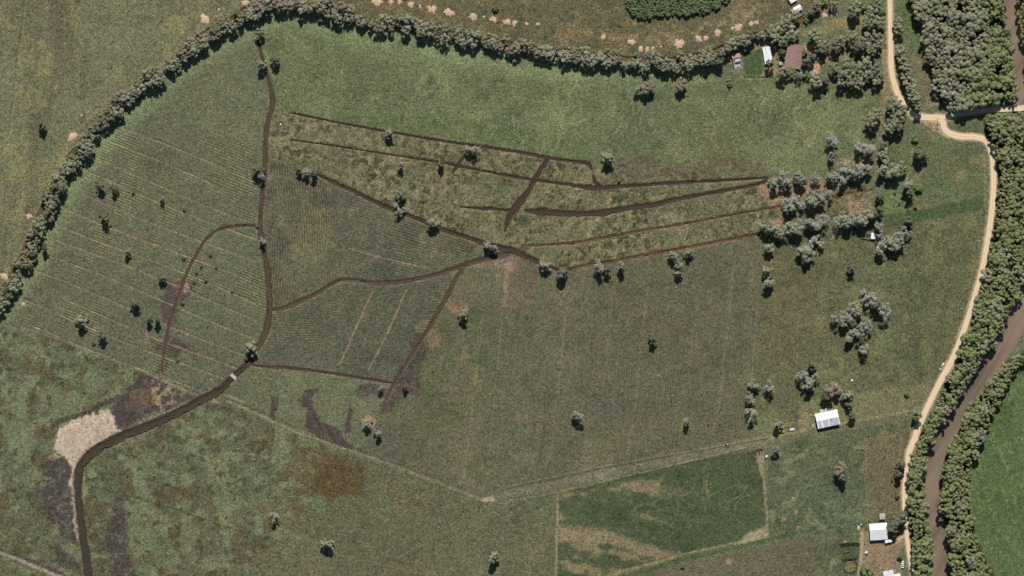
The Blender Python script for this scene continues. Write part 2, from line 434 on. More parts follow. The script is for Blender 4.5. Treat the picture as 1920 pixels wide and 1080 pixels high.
# --- broad patches inside the fields (different swards, dead grass, peat)
paint(M_NW * thr('mid3', 0.02, 0.2), (126, 126, 90), 0.7)
paint(M_NW * sst(0.05, 0.3, fbm(PX, PY, 1, 5) * 0 + vnoise((PX + PY * 0.12) / 9.0, PY / 130.0, 41) - 0.55), (102, 95, 77), 0.55)
streak([(112, -60), (113, 20), (118, 70), (122, 105)], (97, 90, 74), 34, 0.7, 8, 3)
paint(M_NW * thr('fine', 0.12, 0.3), (88, 88, 62), 0.6)
paint(M_N * sst(0.0, 0.2, FN['mid2'] + 0.1 * FN['fine']), (128, 114, 84), 0.6)
paint(M_N * thr('fine', 0.06, 0.22), (76, 80, 56), 0.7)
paint(poly_mask([(1040, 40), (1160, 60), (1240, 62), (1340, 40), (1440, 0), (1440, 30), (1330, 62), (1250, 85), (1130, 75)], 10, 10) * thr('fine2', -0.1, 0.15), (142, 128, 98), 0.75)
paint(M_TOP * thr('big', 0.0, 0.25), (116, 120, 84), 0.6)
paint(M_TOP * thr('mid2', 0.05, 0.25), (90, 96, 72), 0.6)
paint(poly_mask([(560, 215), (740, 225), (930, 225), (1100, 265), (1100, 298), (930, 272), (740, 243)], 12, 8) * thr('fine', -0.05, 0.12), (78, 94, 54), 0.6)
paint(M_ROUGH * thr('fine', 0.05, 0.1) * thr('big', -0.25, 0.1), (62, 66, 43), 0.85)
paint(M_ROUGH * (vnoise(PX / 3.4, PY / 3.4, 77) > 0.7) * thr('mid2', -0.1, 0.1), (66, 64, 45), 0.7)
paint(M_ROUGH * thr('fine2', 0.04, 0.17), (140, 129, 100), 0.6)
paint(M_ROUGH * thr('mid3', 0.1, 0.25), (92, 98, 74), 0.6)
paint(poly_mask([(1150, 292), (1280, 290), (1440, 300), (1440, 328), (1300, 336), (1160, 342)], 8, 6) * thr('fine2', -0.2, 0.1), (98, 86, 70), 0.8)
paint(M_F2 * thr('mid3', 0.02, 0.2), (82, 81, 66), 0.7)
paint(M_F2 * thr('mid', 0.12, 0.28), (112, 108, 82), 0.6)
paint(poly_mask([(560, 380), (600, 390), (625, 440), (600, 500), (560, 510), (560, 450)], 12, 8), (108, 104, 78), 0.5)
paint(poly_mask([(700, 495), (780, 500), (800, 515), (740, 525), (690, 520)], 8, 5) * thr('fine2', -0.15, 0.1), (72, 80, 62), 0.7)
paint(M_F3 * thr('mid', 0.05, 0.22), (80, 81, 66), 0.7)
paint(M_F3 * thr('mid3', 0.1, 0.3), (104, 112, 86), 0.6)
paint(M_F4 * thr('big', 0.0, 0.2), (104, 100, 80), 0.7)
paint(M_F4 * thr('mid3', 0.08, 0.25), (86, 93, 72), 0.6)
paint(poly_mask([(800, 600), (930, 570), (920, 780), (810, 830), (770, 770)], 16, 14) * thr('mid', -0.05, 0.12), (84, 88, 62), 0.7)
paint(poly_mask([(850, 640), (890, 650), (930, 750), (860, 740), (820, 730)], 12, 12) * thr('fine2', 0, 0.1), (120, 112, 84), 0.5)
paint(M_WET * thr('mid', 0.05, 0.085), (114, 119, 89), 0.7)
paint(M_WET * thr('mid2', 0.09, 0.15), (92, 82, 62), 0.75)
paint(M_WET * thr('fine2', 0.1, 0.16), (70, 68, 49), 0.7)
paint(M_WET * thr('mid3', 0.15, 0.18), (108, 116, 88), 0.75)
paint(M_S * thr('mid2', 0.04, 0.2), (114, 107, 81), 0.5)
paint(M_S * thr('mid', 0.1, 0.24), (84, 82, 60), 0.7)
paint(M_S * thr('mid3', 0.12, 0.25), (96, 106, 80), 0.7)
q_ = vnoise((PX + PY * 0.2) / 120.0, (PY - PX * 0.22) / 16.0, 61) * 0.65 + vnoise(PX / 18.0, PY / 9.0, 62) * 0.35
paint(M_DARK * sst(0.56, 0.74, q_) * sst(1360, 1180, PX + 0 * PY), (132, 120, 92), 0.8)
paint(M_DARK * sst(0.42, 0.25, q_), (62, 74, 50), 0.8)
paint(M_DARK * sst(1150, 1350, PX) * 0.8, (72, 84, 60), 0.7)
paint(poly_mask([(1046, 985), (1130, 990), (1170, 1005), (1240, 1030), (1280, 1040), (1230, 1050), (1140, 1020), (1046, 1015)], 6, 6), (140, 124, 100), 0.75)
paint(poly_mask([(1180, 900), (1240, 900), (1235, 925), (1190, 920)], 6, 6), (140, 122, 98), 0.6)
paint(poly_mask([(1400, 1000), (1440, 985), (1442, 1008), (1380, 1025)], 4, 3), (150, 140, 114), 0.8)
paint(M_E1 * thr('mid', 0.03, 0.18), (114, 111, 80), 0.6)
paint(M_E1 * thr('fine2', 0.08, 0.22), (80, 84, 58), 0.65)
paint(poly_mask([(1435, 470), (1530, 490), (1520, 600), (1500, 700), (1430, 690)], 18, 14), (101, 92, 70), 0.42)
paint(poly_mask([(1640, 500), (1830, 440), (1810, 580), (1760, 690), (1640, 700)], 20, 10) * thr('fine', -0.02, 0.14), (84, 92, 66), 0.6)
paint(M_NE * thr('mid2', 0.08, 0.22), (128, 118, 88), 0.7)
paint(M_NE * thr('mid', 0.06, 0.2), (92, 107, 70), 0.6)
paint(poly_mask([(1660, 330), (1720, 330), (1735, 350), (1700, 395), (1658, 400)], 8, 6), (106, 122, 80), 0.6)
paint(M_SE2 * thr('mid', 0.02, 0.16), (114, 118, 88), 0.65)
paint(M_SE2 * thr('fine2', 0.08, 0.22), (72, 80, 56), 0.65)
paint(poly_mask([(1615, 825), (1712, 800), (1692, 900), (1690, 960), (1630, 975)], 4, 2) , (110, 102, 80), 0.8)
paint(poly_mask([(1500, 752), (1745, 718), (1735, 765), (1570, 798), (1497, 812)], 3, 2), (116, 114, 84), 0.9)
paint(M_EAST * thr('fine', 0.08, 0.25), (114, 128, 90), 0.6)
paint(M_EAST * sst(0.45, 0.75, vnoise((PX - PY * 0.35) / 5.0, (PY + PX * 0.35) / 90.0, 71)), (76, 94, 58), 0.55)
# pale halo glow along the creek trees, painted into the grass colour
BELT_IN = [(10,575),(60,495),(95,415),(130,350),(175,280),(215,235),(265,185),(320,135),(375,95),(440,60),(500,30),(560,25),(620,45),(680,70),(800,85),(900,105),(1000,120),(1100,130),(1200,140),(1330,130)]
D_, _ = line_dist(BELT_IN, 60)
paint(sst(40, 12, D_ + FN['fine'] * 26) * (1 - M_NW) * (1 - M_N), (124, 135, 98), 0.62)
# greener swards round single trees and low spots
for (x, y, r) in ((410,560,0),(1540,700,18),(1440,800,30),(1660,640,20),(1000,905,0)):
    if r: paint(disc(x, y, r, r * 0.6, 6), (112, 118, 84), 0.5)

# --- mud, sand, burnt and bare ground
MUD = (86, 76, 73)
def mud(poly, c=MUD, k=0.95, hole=0.0, soft=2.0, warp=5):
    m = poly_mask(poly, soft, warp)
    if hole: m = m * (1 - hole * thr('fine', 0.0, 0.14))
    paint(m, c, k)
mud([(266,700),(290,705),(330,728),(346,744),(322,765),(270,777),(245,792),(222,803),(211,785),(212,760),(226,744),(246,724)], (78, 70, 67), 1, 0.15, 2, 8)
paint(poly_mask([(272,712),(300,710),(345,738),(325,760),(300,768),(285,745)], 4, 6) * thr('fine2', -0.08, 0.06), (150, 130, 100), 0.8)
paint(poly_mask([(240,735),(280,725),(290,760),(260,770),(240,765)], 8, 6), (104, 88, 72), 0.7)
streak([(96, 800), (118, 788), (150, 778), (172, 772), (186, 757), (212, 752)], (72, 63, 60), 9, 0.85, 2, 4)
streak([(88, 868), (112, 862), (126, 868), (132, 890)], (72, 63, 62), 6, 0.8, 2, 4)
mud([(106,812),(122,796),(160,776),(194,765),(209,775),(214,798),(232,808),(195,826),(165,845),(150,868),(141,905),(137,912),(131,882),(124,858),(104,853),(100,835)], (180, 162, 144), 1, 0.0, 2.0, 12)
mud([(96,842),(108,848),(118,862),(104,868),(92,858)], (164, 142, 118), 0.7, 0.7, 4, 10)
mud([(126,850),(146,868),(143,905),(139,935),(141,985),(150,1008),(146,1014),(136,985),(133,940),(137,905),(131,880)], (176, 158, 138), 0.85, 0.3, 1.5, 4)
mud([(133,925),(140,945),(142,975),(150,1000),(147,1015),(138,990),(134,965)], (176, 158, 138), 0.95, 0, 1.5, 3)
mud([(236,812),(258,800),(256,812),(230,826),(205,838),(212,828)], (160, 145, 132), 0.9, 0.2, 2, 4)
mud([(84,872),(112,866),(128,876),(133,902),(140,940),(138,985),(152,1016),(128,1016),(98,986),(84,950),(72,912)], (78, 69, 68), 0.95, 0.75, 4, 10)
mud([(214,945),(240,955),(238,1010),(252,1062),(262,1090),(205,1090),(200,1020),(206,980)], (72, 63, 63), 0.9, 0.5, 5, 9)
mud([(100, 1010), (150, 1060), (150, 1075), (110, 1060)], (72, 63, 63), 0.9, 0.4, 3, 6)
mud([(308,548),(326,532),(360,530),(362,546),(338,574),(326,598),(332,612),(308,606),(302,572)], (83, 71, 68), 0.95, 0.35, 2, 9)
mud([(338,538),(352,532),(356,545),(346,552)], (166, 148, 136), 0.8, 0.3, 2, 4)
mud([(308,640),(330,636),(356,648),(338,658),(330,674),(304,666),(286,652)], (76, 67, 64), 0.95, 0.15, 2, 8)
mud([(260,612),(281,620),(279,648),(268,646),(270,628)], (122, 104, 98), 0.9, 0.3, 2, 4)
streak([(345,525),(330,570),(318,605),(312,640)], (84, 70, 60), 7, 0.85, 2, 4)
streak([(764,676),(752,696),(740,716),(728,735),(720,758)], (80, 68, 60), 8, 0.85, 2, 5)
streak([(700,712),(740,720),(768,726)], (84, 71, 62), 5, 0.8, 2, 4)
streak([(848,325),(835,345),(822,365),(808,386)], (124, 100, 84), 3.5, 0.7, 1.5, 3)
streak([(822,362),(816,372),(806,386)], (84, 70, 58), 2.5, 0.7, 1, 2)
streak([(806,386),(840,388),(868,389)], (96, 84, 66), 1.6, 0.6, 1, 1)
streak([(308,664),(304,685),(303,702)], (76, 67, 64), 14, 0.9, 3, 5)
streak([(330,640),(360,650),(400,668),(420,676)], (92, 79, 74), 4, 0.8, 1.5, 3)
mud([(505,740),(523,744),(519,786),(530,802),(506,786),(509,760)], (74, 64, 62), 0.95, 0.25, 1.5, 6)
mud([(572,727),(598,730),(586,745),(589,768),(602,790),(632,806),(667,836),(660,845),(600,824),(568,800),(576,772),(558,756)], (74, 64, 62), 0.95, 0.2, 1.5, 7)
mud([(655,763),(663,772),(655,790),(661,812),(648,813),(645,794)], (80, 67, 67), 0.95, 0.2, 1.5, 3)
mud([(670,716),(705,720),(728,726),(744,700),(766,662),(774,630),(796,612),(812,626),(802,660),(792,690),(783,708),(798,736),(762,744),(744,762),(722,776),(710,772),(716,748),(690,738),(680,748),(668,736)], (80, 69, 66), 0.95, 0.35, 2, 10)
mud([(535,858),(600,838),(672,862),(692,874),(676,926),(640,924),(614,938),(585,925),(560,930),(556,958),(543,948),(553,902),(520,898)], (94, 82, 60), 0.85, 0.7, 6, 13)
mud([(590,868),(690,876),(676,924),(615,934),(585,915)], (90, 74, 50), 0.9, 0.3, 4, 9)
mud([(470, 950), (520, 930), (600, 960), (580, 990), (500, 985)], (96, 88, 66), 0.7, 0.6, 5, 9)
streak([(262, 798), (240, 812), (215, 830), (192, 843)], (162, 147, 134), 3.5, 0.8, 1.5, 3)
streak([(172, 852), (160, 872), (157, 900), (158, 930)], (150, 136, 124), 2.5, 0.7, 1.5, 3)
streak([(345, 758), (300, 776), (262, 792)], (138, 126, 110), 2.5, 0.6, 1.5, 3)
streak([(425, 742), (440, 748), (452, 756)], (150, 134, 122), 6, 0.8, 2, 4)
streak([(385, 760), (410, 766), (432, 764)], (80, 71, 70), 7, 0.8, 2, 4)
BARE = (142, 114, 94)
mud([(922,484),(950,476),(968,482),(962,496),(944,500),(930,498)], (150, 132, 116), 0.8, 0.5, 2, 8)
mud([(955,485),(968,486),(966,500),(956,512),(952,500)], (186, 160, 138), 0.8, 0.3, 2, 5)
mud([(890,495),(925,488),(930,500),(900,508)], (126, 108, 94), 0.7, 0.6, 3, 8)
streak([(985,478),(1000,492),(1008,508),(1006,535),(998,552),(980,558)], (112, 88, 74), 3, 0.75, 2, 3)
mud([(955,520),(995,512),(1000,545),(975,555),(955,548)], (94, 82, 66), 0.8, 0.5, 4, 8)
mud([(944,484),(986,478),(1006,500),(1004,560),(975,580),(940,580),(932,560),(940,520)], (108, 93, 78), 0.75, 0.7, 5, 10)
mud([(948,480),(958,478),(956,520),(950,575),(942,575),(946,520)], (146, 126, 106), 0.6, 0.4, 2, 5)
mud([(838,560),(862,562),(878,572),(880,590),(862,600),(846,585)], BARE, 0.7, 0.55, 4, 8)
mud([(780,610),(800,590),(815,600),(830,640),(812,660)], BARE, 0.55, 0.6, 5, 8)
mud([(676,790),(690,776),(705,785),(702,802),(684,804)], (168, 140, 116), 0.7, 0.3, 3, 4)
mud([(1440,352),(1500,345),(1565,342),(1540,362),(1470,374),(1448,386)], (152, 129, 107), 0.85, 0.35, 5, 8)
mud([(1438,415),(1470,402),(1480,412),(1440,432)], (150, 122, 102), 0.8, 0.4, 4, 5)
mud([(1588,380),(1630,372),(1640,392),(1610,405),(1590,398)], (146, 124, 103), 0.75, 0.6, 5, 8)
mud([(1575,295),(1605,290),(1640,296),(1640,312),(1580,306)], (152, 130, 110), 0.75, 0.45, 5, 8)
mud([(1420,345),(1445,350),(1442,372),(1425,365)], (150, 124, 102), 0.8, 0.3, 4, 5)
mud([(1395,98),(1428,88),(1428,140),(1396,142)], (70, 88, 54), 0.9, 0, 2, 1.5)
mud([(1408,90),(1440,76),(1458,90),(1460,140),(1428,142),(1436,118),(1428,90),(1412,97)], (140, 126, 92), 0.85, 0.1, 2, 2)
mud([(1362,108),(1372,104),(1376,120),(1368,120)], (176, 152, 124), 0.85, 0, 2, 2)
mud([(1500,60),(1550,36),(1640,20),(1650,50),(1590,55),(1510,70)], (136, 124, 88), 0.8, 0.3, 5, 6)
mud([(1514,120),(1536,118),(1536,138),(1518,140)], (186, 152, 132), 0.85, 0.2, 3, 4)
mud([(1506,86),(1530,82),(1528,98),(1512,94)], (178, 150, 122), 0.7, 0.3, 3, 4)
mud([(1540,108),(1580,95),(1590,105),(1550,122)], (150, 132, 98), 0.7, 0.3, 4, 4)
mud([(1680,-10),(1712,-10),(1726,60),(1738,112),(1716,108),(1700,60),(1682,40)], (88, 104, 70), 0.9, 0.1, 3, 3)
mud([(1708,105),(1738,112),(1756,168),(1758,190),(1740,195),(1720,160)], (114, 106, 86), 0.95, 0.2, 3, 4)
mud([(1735,195),(1758,193),(1758,198),(1735,199)], (160, 128, 100), 0.9, 0, 1.5, 2)
mud([(1715,222),(1770,222),(1770,250),(1790,258),(1770,256),(1745,242)], (150, 132, 110), 0.9, 0, 2, 1)
mud([(1654,92),(1668,92),(1672,150),(1682,185),(1660,188),(1650,175),(1656,130)], (142, 128, 98), 0.85, 0.15, 2, 2)
mud([(1648,175),(1664,180),(1656,260),(1650,330),(1642,320),(1645,250)], (128, 116, 90), 0.7, 0.3, 3, 3)
mud([(1776,235),(1838,228),(1845,252),(1800,250),(1782,246)], (88, 94, 64), 0.9, 0.1, 3, 2)
# farmyard at the bottom right
mud([(1616,990),(1632,1000),(1690,985),(1695,1005),(1690,1035),(1692,1085),(1640,1085),(1615,1085),(1612,1030)], (132, 119, 98), 0.95, 0.3, 3, 4)
mud([(1634,1030),(1660,1022),(1680,1030),(1682,1065),(1640,1070)], (140, 117, 94), 0.7, 0.2, 4, 5)
mud([(1614,990),(1620,1000),(1617,1050),(1610,1085),(1606,1085),(1613,1030)], (168, 146, 118), 0.85, 0, 1.5, 1.5)
mud([(1676,1012),(1700,998),(1702,1010),(1690,1012),(1680,1022)], (186, 164, 136), 0.85, 0.1, 2, 2)
mud([(1576,1020),(1612,1020),(1610,1048),(1580,1048)], (70, 78, 54), 0.8, 0.2, 2, 2)
paint(disc(1594, 1060, 11.5, 2, 0.5), (116, 110, 82), 0.9)
mud([(1500,780),(1512,770),(1516,812),(1500,814)], (136, 126, 98), 0.8, 0.3, 3, 2)
mud([(1415,848),(1432,846),(1430,900),(1424,880)], (150, 134, 112), 0.8, 0.1, 2, 2)
mud([(1764,690),(1776,672),(1780,676),(1768,694)], (160, 132, 106), 0.8, 0, 1.5, 1)
mud([(900,934),(925,930),(930,940),(908,940)], (182, 154, 138), 0.85, 0, 2, 2)
for (x, y, r) in ((1127,893,6),(1490,935,4),(1492,960,4),(1470,972,4),(1367,1053,5),(1497,988,3),(1285,800,12)):
    paint(disc(x, y, r, r * 0.5, 3), (166, 142, 120) if r < 8 else (108, 124, 82), 0.7)

# --- trails and worn lines
TAN = (158, 132, 104)
streak([(700, 545), (672, 605), (650, 655), (635, 685)], TAN, 2.2, 0.8)
streak([(762, 545), (735, 605), (712, 655), (690, 695)], TAN, 2.2, 0.8)
streak([(655, 465), (720, 485), (800, 502)], TAN, 2, 0.7)
streak([(560, 435), (610, 445), (655, 465)], (112, 96, 78), 1.5, 0.5)
streak([(-10, 560), (60, 420), (100, 330), (135, 255), (200, 190), (275, 145), (350, 78), (420, 15)], (140, 122, 96), 4, 0.6, 3, 3)
streak([(48, -20), (38, 60), (26, 160), (14, 260)], (88, 82, 64), 2.5, 0.6, 1.5, 2)
streak([(16, -20), (8, 60), (-2, 130)], (90, 84, 66), 2, 0.5, 1.5, 2)
streak([(52, -20), (43, 60), (31, 160), (19, 260)], (132, 126, 104), 2, 0.5, 1.5, 2)
streak([(105, -20), (107, 60), (112, 90)], (84, 76, 62), 3, 0.5, 2, 2)
streak([(143, -20), (140, 40), (132, 90)], (88, 82, 66), 2, 0.5, 2, 2)
streak([(120, 20), (122, 90), (135, 110), (170, 130)], (132, 124, 98), 1.6, 0.6)
streak([(930, 932), (1040, 908), (1200, 873), (1300, 852), (1400, 830), (1445, 822)], (119, 110, 92), 12, 0.8, 3, 3)
streak([(1400, 838), (1340, 853), (1200, 886), (1040, 924)], (136, 130, 102), 2.5, 0.85)
streak([(1400, 842), (1340, 857), (1200, 890), (1046, 928)], (66, 76, 50), 2.0, 0.7)
streak([(1440, 822), (1500, 808), (1560, 797), (1640, 783), (1735, 764)], (142, 132, 104), 5, 0.65, 2, 2)
streak([(1046, 925), (1044, 1000), (1041, 1090)], (142, 128, 106), 3.4, 0.8)
streak([(1430, 850), (1433, 905), (1437, 960), (1440, 1005)], (146, 134, 110), 4, 0.75)
streak([(1110, 1090), (1180, 1068), (1300, 1035), (1440, 1004)], (146, 134, 106), 4, 0.75)
streak([(1150, 1090), (1250, 1058), (1360, 1030), (1440, 1012), (1526, 992)], (72, 88, 56), 8, 0.85, 2, 2)
streak([(-60, 1010), (0, 1036), (40, 1051), (80, 1068), (130, 1090)], (158, 144, 132), 6, 0.85, 2, 2)
streak([(-60, 1004), (0, 1030), (40, 1045), (80, 1061), (130, 1082)], (78, 69, 69), 5, 0.85, 1.5, 2)
streak([(425, 752), (480, 775), (560, 812), (670, 849), (760, 881), (905, 938)], (140, 131, 104), 3.0, 0.95)
streak([(670, 842), (760, 874), (905, 931)], (82, 76, 60), 1.8, 0.8)
streak([(935, 921), (1100, 885), (1300, 848), (1440, 822)], (72, 70, 52), 1.6, 0.75)
streak([(935, 916), (1100, 880), (1300, 843), (1440, 817)], (128, 124, 96), 1.6, 0.6)
streak([(420, 744), (480, 768), (560, 802), (670, 842)], (84, 74, 62), 2.2, 0.75)
streak([(905, 940), (940, 944), (1040, 925)], (132, 124, 98), 2, 0.7)
streak([(0, 598), (100, 634), (260, 695)], (124, 120, 94), 2, 0.6)
streak([(256, 690), (300, 712), (360, 738), (410, 756)], (168, 150, 122), 3, 0.7)
streak([(160, 908), (240, 930), (330, 955), (400, 980), (470, 1002), (540, 1020)], (72, 64, 48), 2.4, 0.75)
streak([(330, 800), (400, 832), (470, 856), (560, 890), (660, 925)], (80, 76, 56), 1.8, 0.6)
streak([(545, 1008), (640, 1025), (760, 1050), (900, 1080)], (124, 116, 88), 1.8, 0.6)
streak([(545, 1022), (620, 1036), (760, 1068), (860, 1092)], (124, 116, 88), 1.8, 0.6)
streak([(660, 1030), (720, 1045), (800, 1066)], (86, 78, 58), 6, 0.5, 2, 3)
streak([(545, 1020), (540, 1050), (535, 1090)], (126, 112, 84), 1.8, 0.5)
streak([(942, 575), (936, 640), (930, 720), (922, 800), (912, 900)], (128, 118, 92), 2.2, 0.55)
streak([(740, 718), (800, 733), (860, 752), (930, 772), (1000, 788), (1060, 797), (1130, 810), (1190, 824)], (112, 86, 70), 2.4, 0.75)
streak([(640, 703), (690, 715), (730, 725)], (140, 116, 100), 3, 0.4)
streak([(1185, 560), (1180, 640), (1174, 700)], (108, 88, 72), 1.8, 0.5)
streak([(1420, 560), (1416, 640), (1408, 720)], (122, 116, 88), 2, 0.5)
streak([(1497, 560), (1496, 650), (1492, 720)], (120, 114, 86), 1.8, 0.5)
streak([(1440, 296), (1560, 288), (1640, 292)], (118, 104, 84), 2, 0.6)
streak([(1170, 312), (1300, 308), (1440, 300)], (122, 108, 88), 1.6, 0.6)
streak([(1846, 280), (1848, 370), (1846, 440), (1832, 520), (1800, 620)], (136, 130, 100), 3.5, 0.6, 2)
streak([(1692, 820), (1684, 870), (1690, 900)], (140, 130, 102), 1.6, 0.6)
streak([(1624, 830), (1622, 900), (1628, 960)], (140, 130, 100), 1.4, 0.5)
for k in range(11):                       # old bay lines of the drilled field
    x = 905 + 50 * k + (7 * ((k * 37) % 5) - 14)
    if x > 1410: break
    c = ((124, 119, 94), (84, 84, 66), (118, 106, 84))[k % 3]
    y0 = max(500 if x > 1060 else 585, 510 - (x - 1060) * 0.17 if x > 1060 else 585)
    streak([(x + 12, y0 + 10), (x, y0 + 130), (x - 14, y0 + 260), (x - 26, min(y0 + 370, 900 - (x - 930) * 0.2))], c, 2.6 if k % 3 else 4, 0.45, 2, 3)
paint(M_F4 * sst(0.10, 0.2, FN['mid2'] + 0.3 * FN['big']), (84, 91, 68), 0.55)
# cattle pads: thin pale wandering lines
rp = random.Random(31)
def pads(n, x0, x1, y0, y1, L, c, w=1.1, k=0.6, steep=1.0):
    for _ in range(n):
        x, y = rp.uniform(x0, x1), rp.uniform(y0, y1)
        a = rp.choice((-1, 1)) * (math.pi / 2) + rp.uniform(-0.6, 0.6) * steep
        pts = [(x, y)]
        for _ in range(rp.randint(3, 7)):
            a += rp.uniform(-0.5, 0.5); x += math.cos(a) * L / 5; y += math.sin(a) * L / 5; pts.append((x, y))
        streak(pts, c, w, k * rp.uniform(0.5, 1), 0.8, 2)
pads(60, 960, 1640, 160, 300, 40, (142, 142, 106), 1.2, 0.8)
pads(26, 560, 960, 150, 238, 26, (138, 138, 102), 1.1, 0.8)
pads(26, 1180, 1430, 870, 1000, 60, (116, 122, 92), 1.3, 0.6, 2.5)
pads(14, 1180, 1440, 880, 1010, 50, (140, 134, 106), 1.5, 0.6, 2.5)
pads(18, 1440, 1640, 100, 260, 40, (132, 132, 98))
pads(12, 1120, 1420, 380, 470, 40, (140, 132, 104))
# furrow drains of the western field: thin worn lines, dark floor with a pale shoulder
for k in range(13):
    y0 = 178 + 36 * k + rp.uniform(-7, 7)
    x1 = rp.choice((400, 440, 480, 500)); x0 = rp.choice((40, 60, 110))
    pts = [(x, y0 + 0.40 * (x - 60) + 3 * math.sin(x / 70 + k)) for x in range(x0, x1, 20)]
    D, _ = line_dist(pts, 12)
    Du, _ = line_dist([(x, y + 1.7) for (x, y) in pts], 12)
    br = 0.5 + 0.5 * sst(-0.15, 0.1, FN['mid3'] + 0.4 * FN['mid'])
    paint((1 - sst(0.7, 2.2, Du + 0.8 * FN['fine'])) * M_F1 * br, (158, 144, 116), 0.85)
    paint((1 - sst(0.6, 1.8, D + 0.8 * FN['fine'])) * M_F1 * br, (76, 68, 55), 0.9)
# damp banks of drains and creek
for key, (lab, dep, pts) in DITCH.items():
    q = smooth_poly(pts, 4)
    D, W = line_dist(q, 22, PX + WBX * 2, PY + WBY * 2)
    e = D - W
    wet = key in ('main', 'lower', 'side', 'west', 'south', 'southwest')
    paint(sst(5.0, 0.5, e) * sst(-0.3, 0.15, FN['fine2'] + 0.05), (128, 112, 92) if wet else (132, 120, 94), 0.55)
    paint(sst(1.2, -0.4, e + 5 * FN['fine'] - 2.2 * sst(0.0, 0.2, FN['mid2'])), (86, 73, 62), 0.75)
    if wet: paint(sst(4.5, 0.0, e) * thr('mid', 0.02, 0.12), (92, 79, 72), 0.7)
D, W = line_dist(smooth_poly(CREEK, 4), 22, PX + WBX * 2, PY + WBY * 2)
paint(sst(7, 0, D - W + FN['fine'] * 8), (112, 94, 72), 0.7)
D, W = line_dist(smooth_poly(RIVER, 6), 60, PX + WBX * 3, PY + WBY * 3)
DRIV, WRIV = D, W
paint(sst(10, 0, D - W), (92, 78, 64), 0.8)
for rd in (ROAD, BRANCH):
    D, W = line_dist(smooth_poly(rd, 3), 26, PX + WBX * 1.5, PY + WBY * 1.5)
    paint(sst(4.5, 0.5, D - W + FN['fine'] * 6), (176, 156, 126), 0.75)

# tone mottling everywhere
w1 = vnoise(PX / 2.1, PY / 2.1, 811) - 0.5; w2 = vnoise(PX / 3.7, PY / 3.2, 812) - 0.5; w3 = vnoise(PX / 6.5, PY / 5.0, 813) - 0.5
C *= (1 + 0.2 * FN['fine'] + 0.26 * FN['mid'] + 0.26 * FN['big'] + 0.34 * w1 + 0.34 * w2 + 0.22 * w3)[..., None]
C[..., 0] *= 1 + 0.10 * w3; C[..., 2] *= 1 - 0.12 * w2
g_ = FN['mid3'] * 0.10 + FN['big2'] * 0.10
C[..., 0] *= 1 + g_; C[..., 2] *= 1 - 0.5 * g_

# --- plough and drill lines: phase in cycles, strength
PH = np.zeros(PX.shape, np.float32); FS = np.zeros(PX.shape, np.float32)
def furrow(M, u, period, k):
    m = M > 0.02
    PH[m] = (u / period)[m]
    FS[m] = (M * k)[m]
furrow(M_F1, (PY - 0.40 * PX) * 0.93 + FN['big'] * 5, 5.2, 1.25 * sst(0.0, 0.2, FN['big'] + 0.5 * FN['mid3'] + 0.35 * FN['mid']))
furrow(M_F4, PX + 0.08 * PY + FN['big'] * 3, 4.4, 0.6 * sst(-0.35, 0.15, FN['mid3'] + 0.3 * FN['mid']))
uF2 = np.where(PX < 640, PX - 8 * np.sin((PY - 380) / 60.0), PY * 0.9 - 0.28 * PX)
furrow(M_F2 * sst(5, 22, np.abs(PX - 640)), uF2 + FN['big'] * 6, 4.8, 1.1 * sst(-0.15, 0.1, FN['mid3']))
furrow(M_F3, PY + 0.1 * PX + 8 * np.sin(PX / 55.0) + FN['big'] * 8, 4.8, 1.0 * sst(-0.15, 0.15, FN['mid3']))
furrow(M_EAST, PX * 0.85 - 0.4 * PY, 4.2, 0.3 + 0 * PX)
furrow(poly_mask([(1615,825),(1712,800),(1692,900),(1690,960),(1630,975)], 5, 2), PX + 0.05 * PY, 4.2, 0.5 + 0 * PX)
furrow(poly_mask([(1612,752),(1735,728),(1722,760),(1612,785)], 4, 1), PX + 0.05 * PY, 4.6, 0.45 + 0 * PX)

# --- relief
Z = (0.22 * fbm(PX, PY, 8, 501, 3) + 0.5 * fbm(PX, PY, 60, 502, 3)).astype(np.float32)
hum = M_ROUGH * 0.35 + M_N * 0.25 + M_NW * 0.15
Z += hum * fbm(PX, PY, 6, 505, 2)
for key, (lab, dep, pts) in DITCH.items():
    q = smooth_poly(pts, 3)
    D, W = line_dist(q, 16)
    W = W * 0.86
    f = sst(W + 1.9, np.maximum(W - 0.9, 0.1), D)
    Z = Z * (1 - f) - f * (dep + 0.35)
D, W = line_dist(smooth_poly(CREEK, 4), 22)
f = sst(W + 3, W - 0.8, D); Z = Z * (1 - f) - f * 1.9
Z = Z - sst(W + 24, W, D) * 0.25
f = sst(WRIV + 13, WRIV - 5, DRIV); Z = Z * (1 - f) - f * 5.0
for rd in (ROAD, BRANCH):
    D, W = line_dist(smooth_poly(rd, 3), 26)
    f = sst(W + 5, W + 1.0, D); Z = Z * (1 - f) - f * 0.12
far = sst(430, 520, np.maximum(np.abs(XM), np.abs(YM) * 1.6)); Z = Z * (1 - far * 0.7)

def H(x, y):
    X, Y = (x - 960) * S, (540 - y) * S
    i = min(max(np.searchsorted(GX, X) - 1, 0), NXg - 2); j = min(max(np.searchsorted(GY, Y) - 1, 0), NYg - 2)
    tx = (X - GX[i]) / (GX[i + 1] - GX[i]); ty = (Y - GY[j]) / (GY[j + 1] - GY[j])
    a = Z[j, i] * (1 - tx) + Z[j, i + 1] * tx; b = Z[j + 1, i] * (1 - tx) + Z[j + 1, i + 1] * tx
    return float(a * (1 - ty) + b * ty)

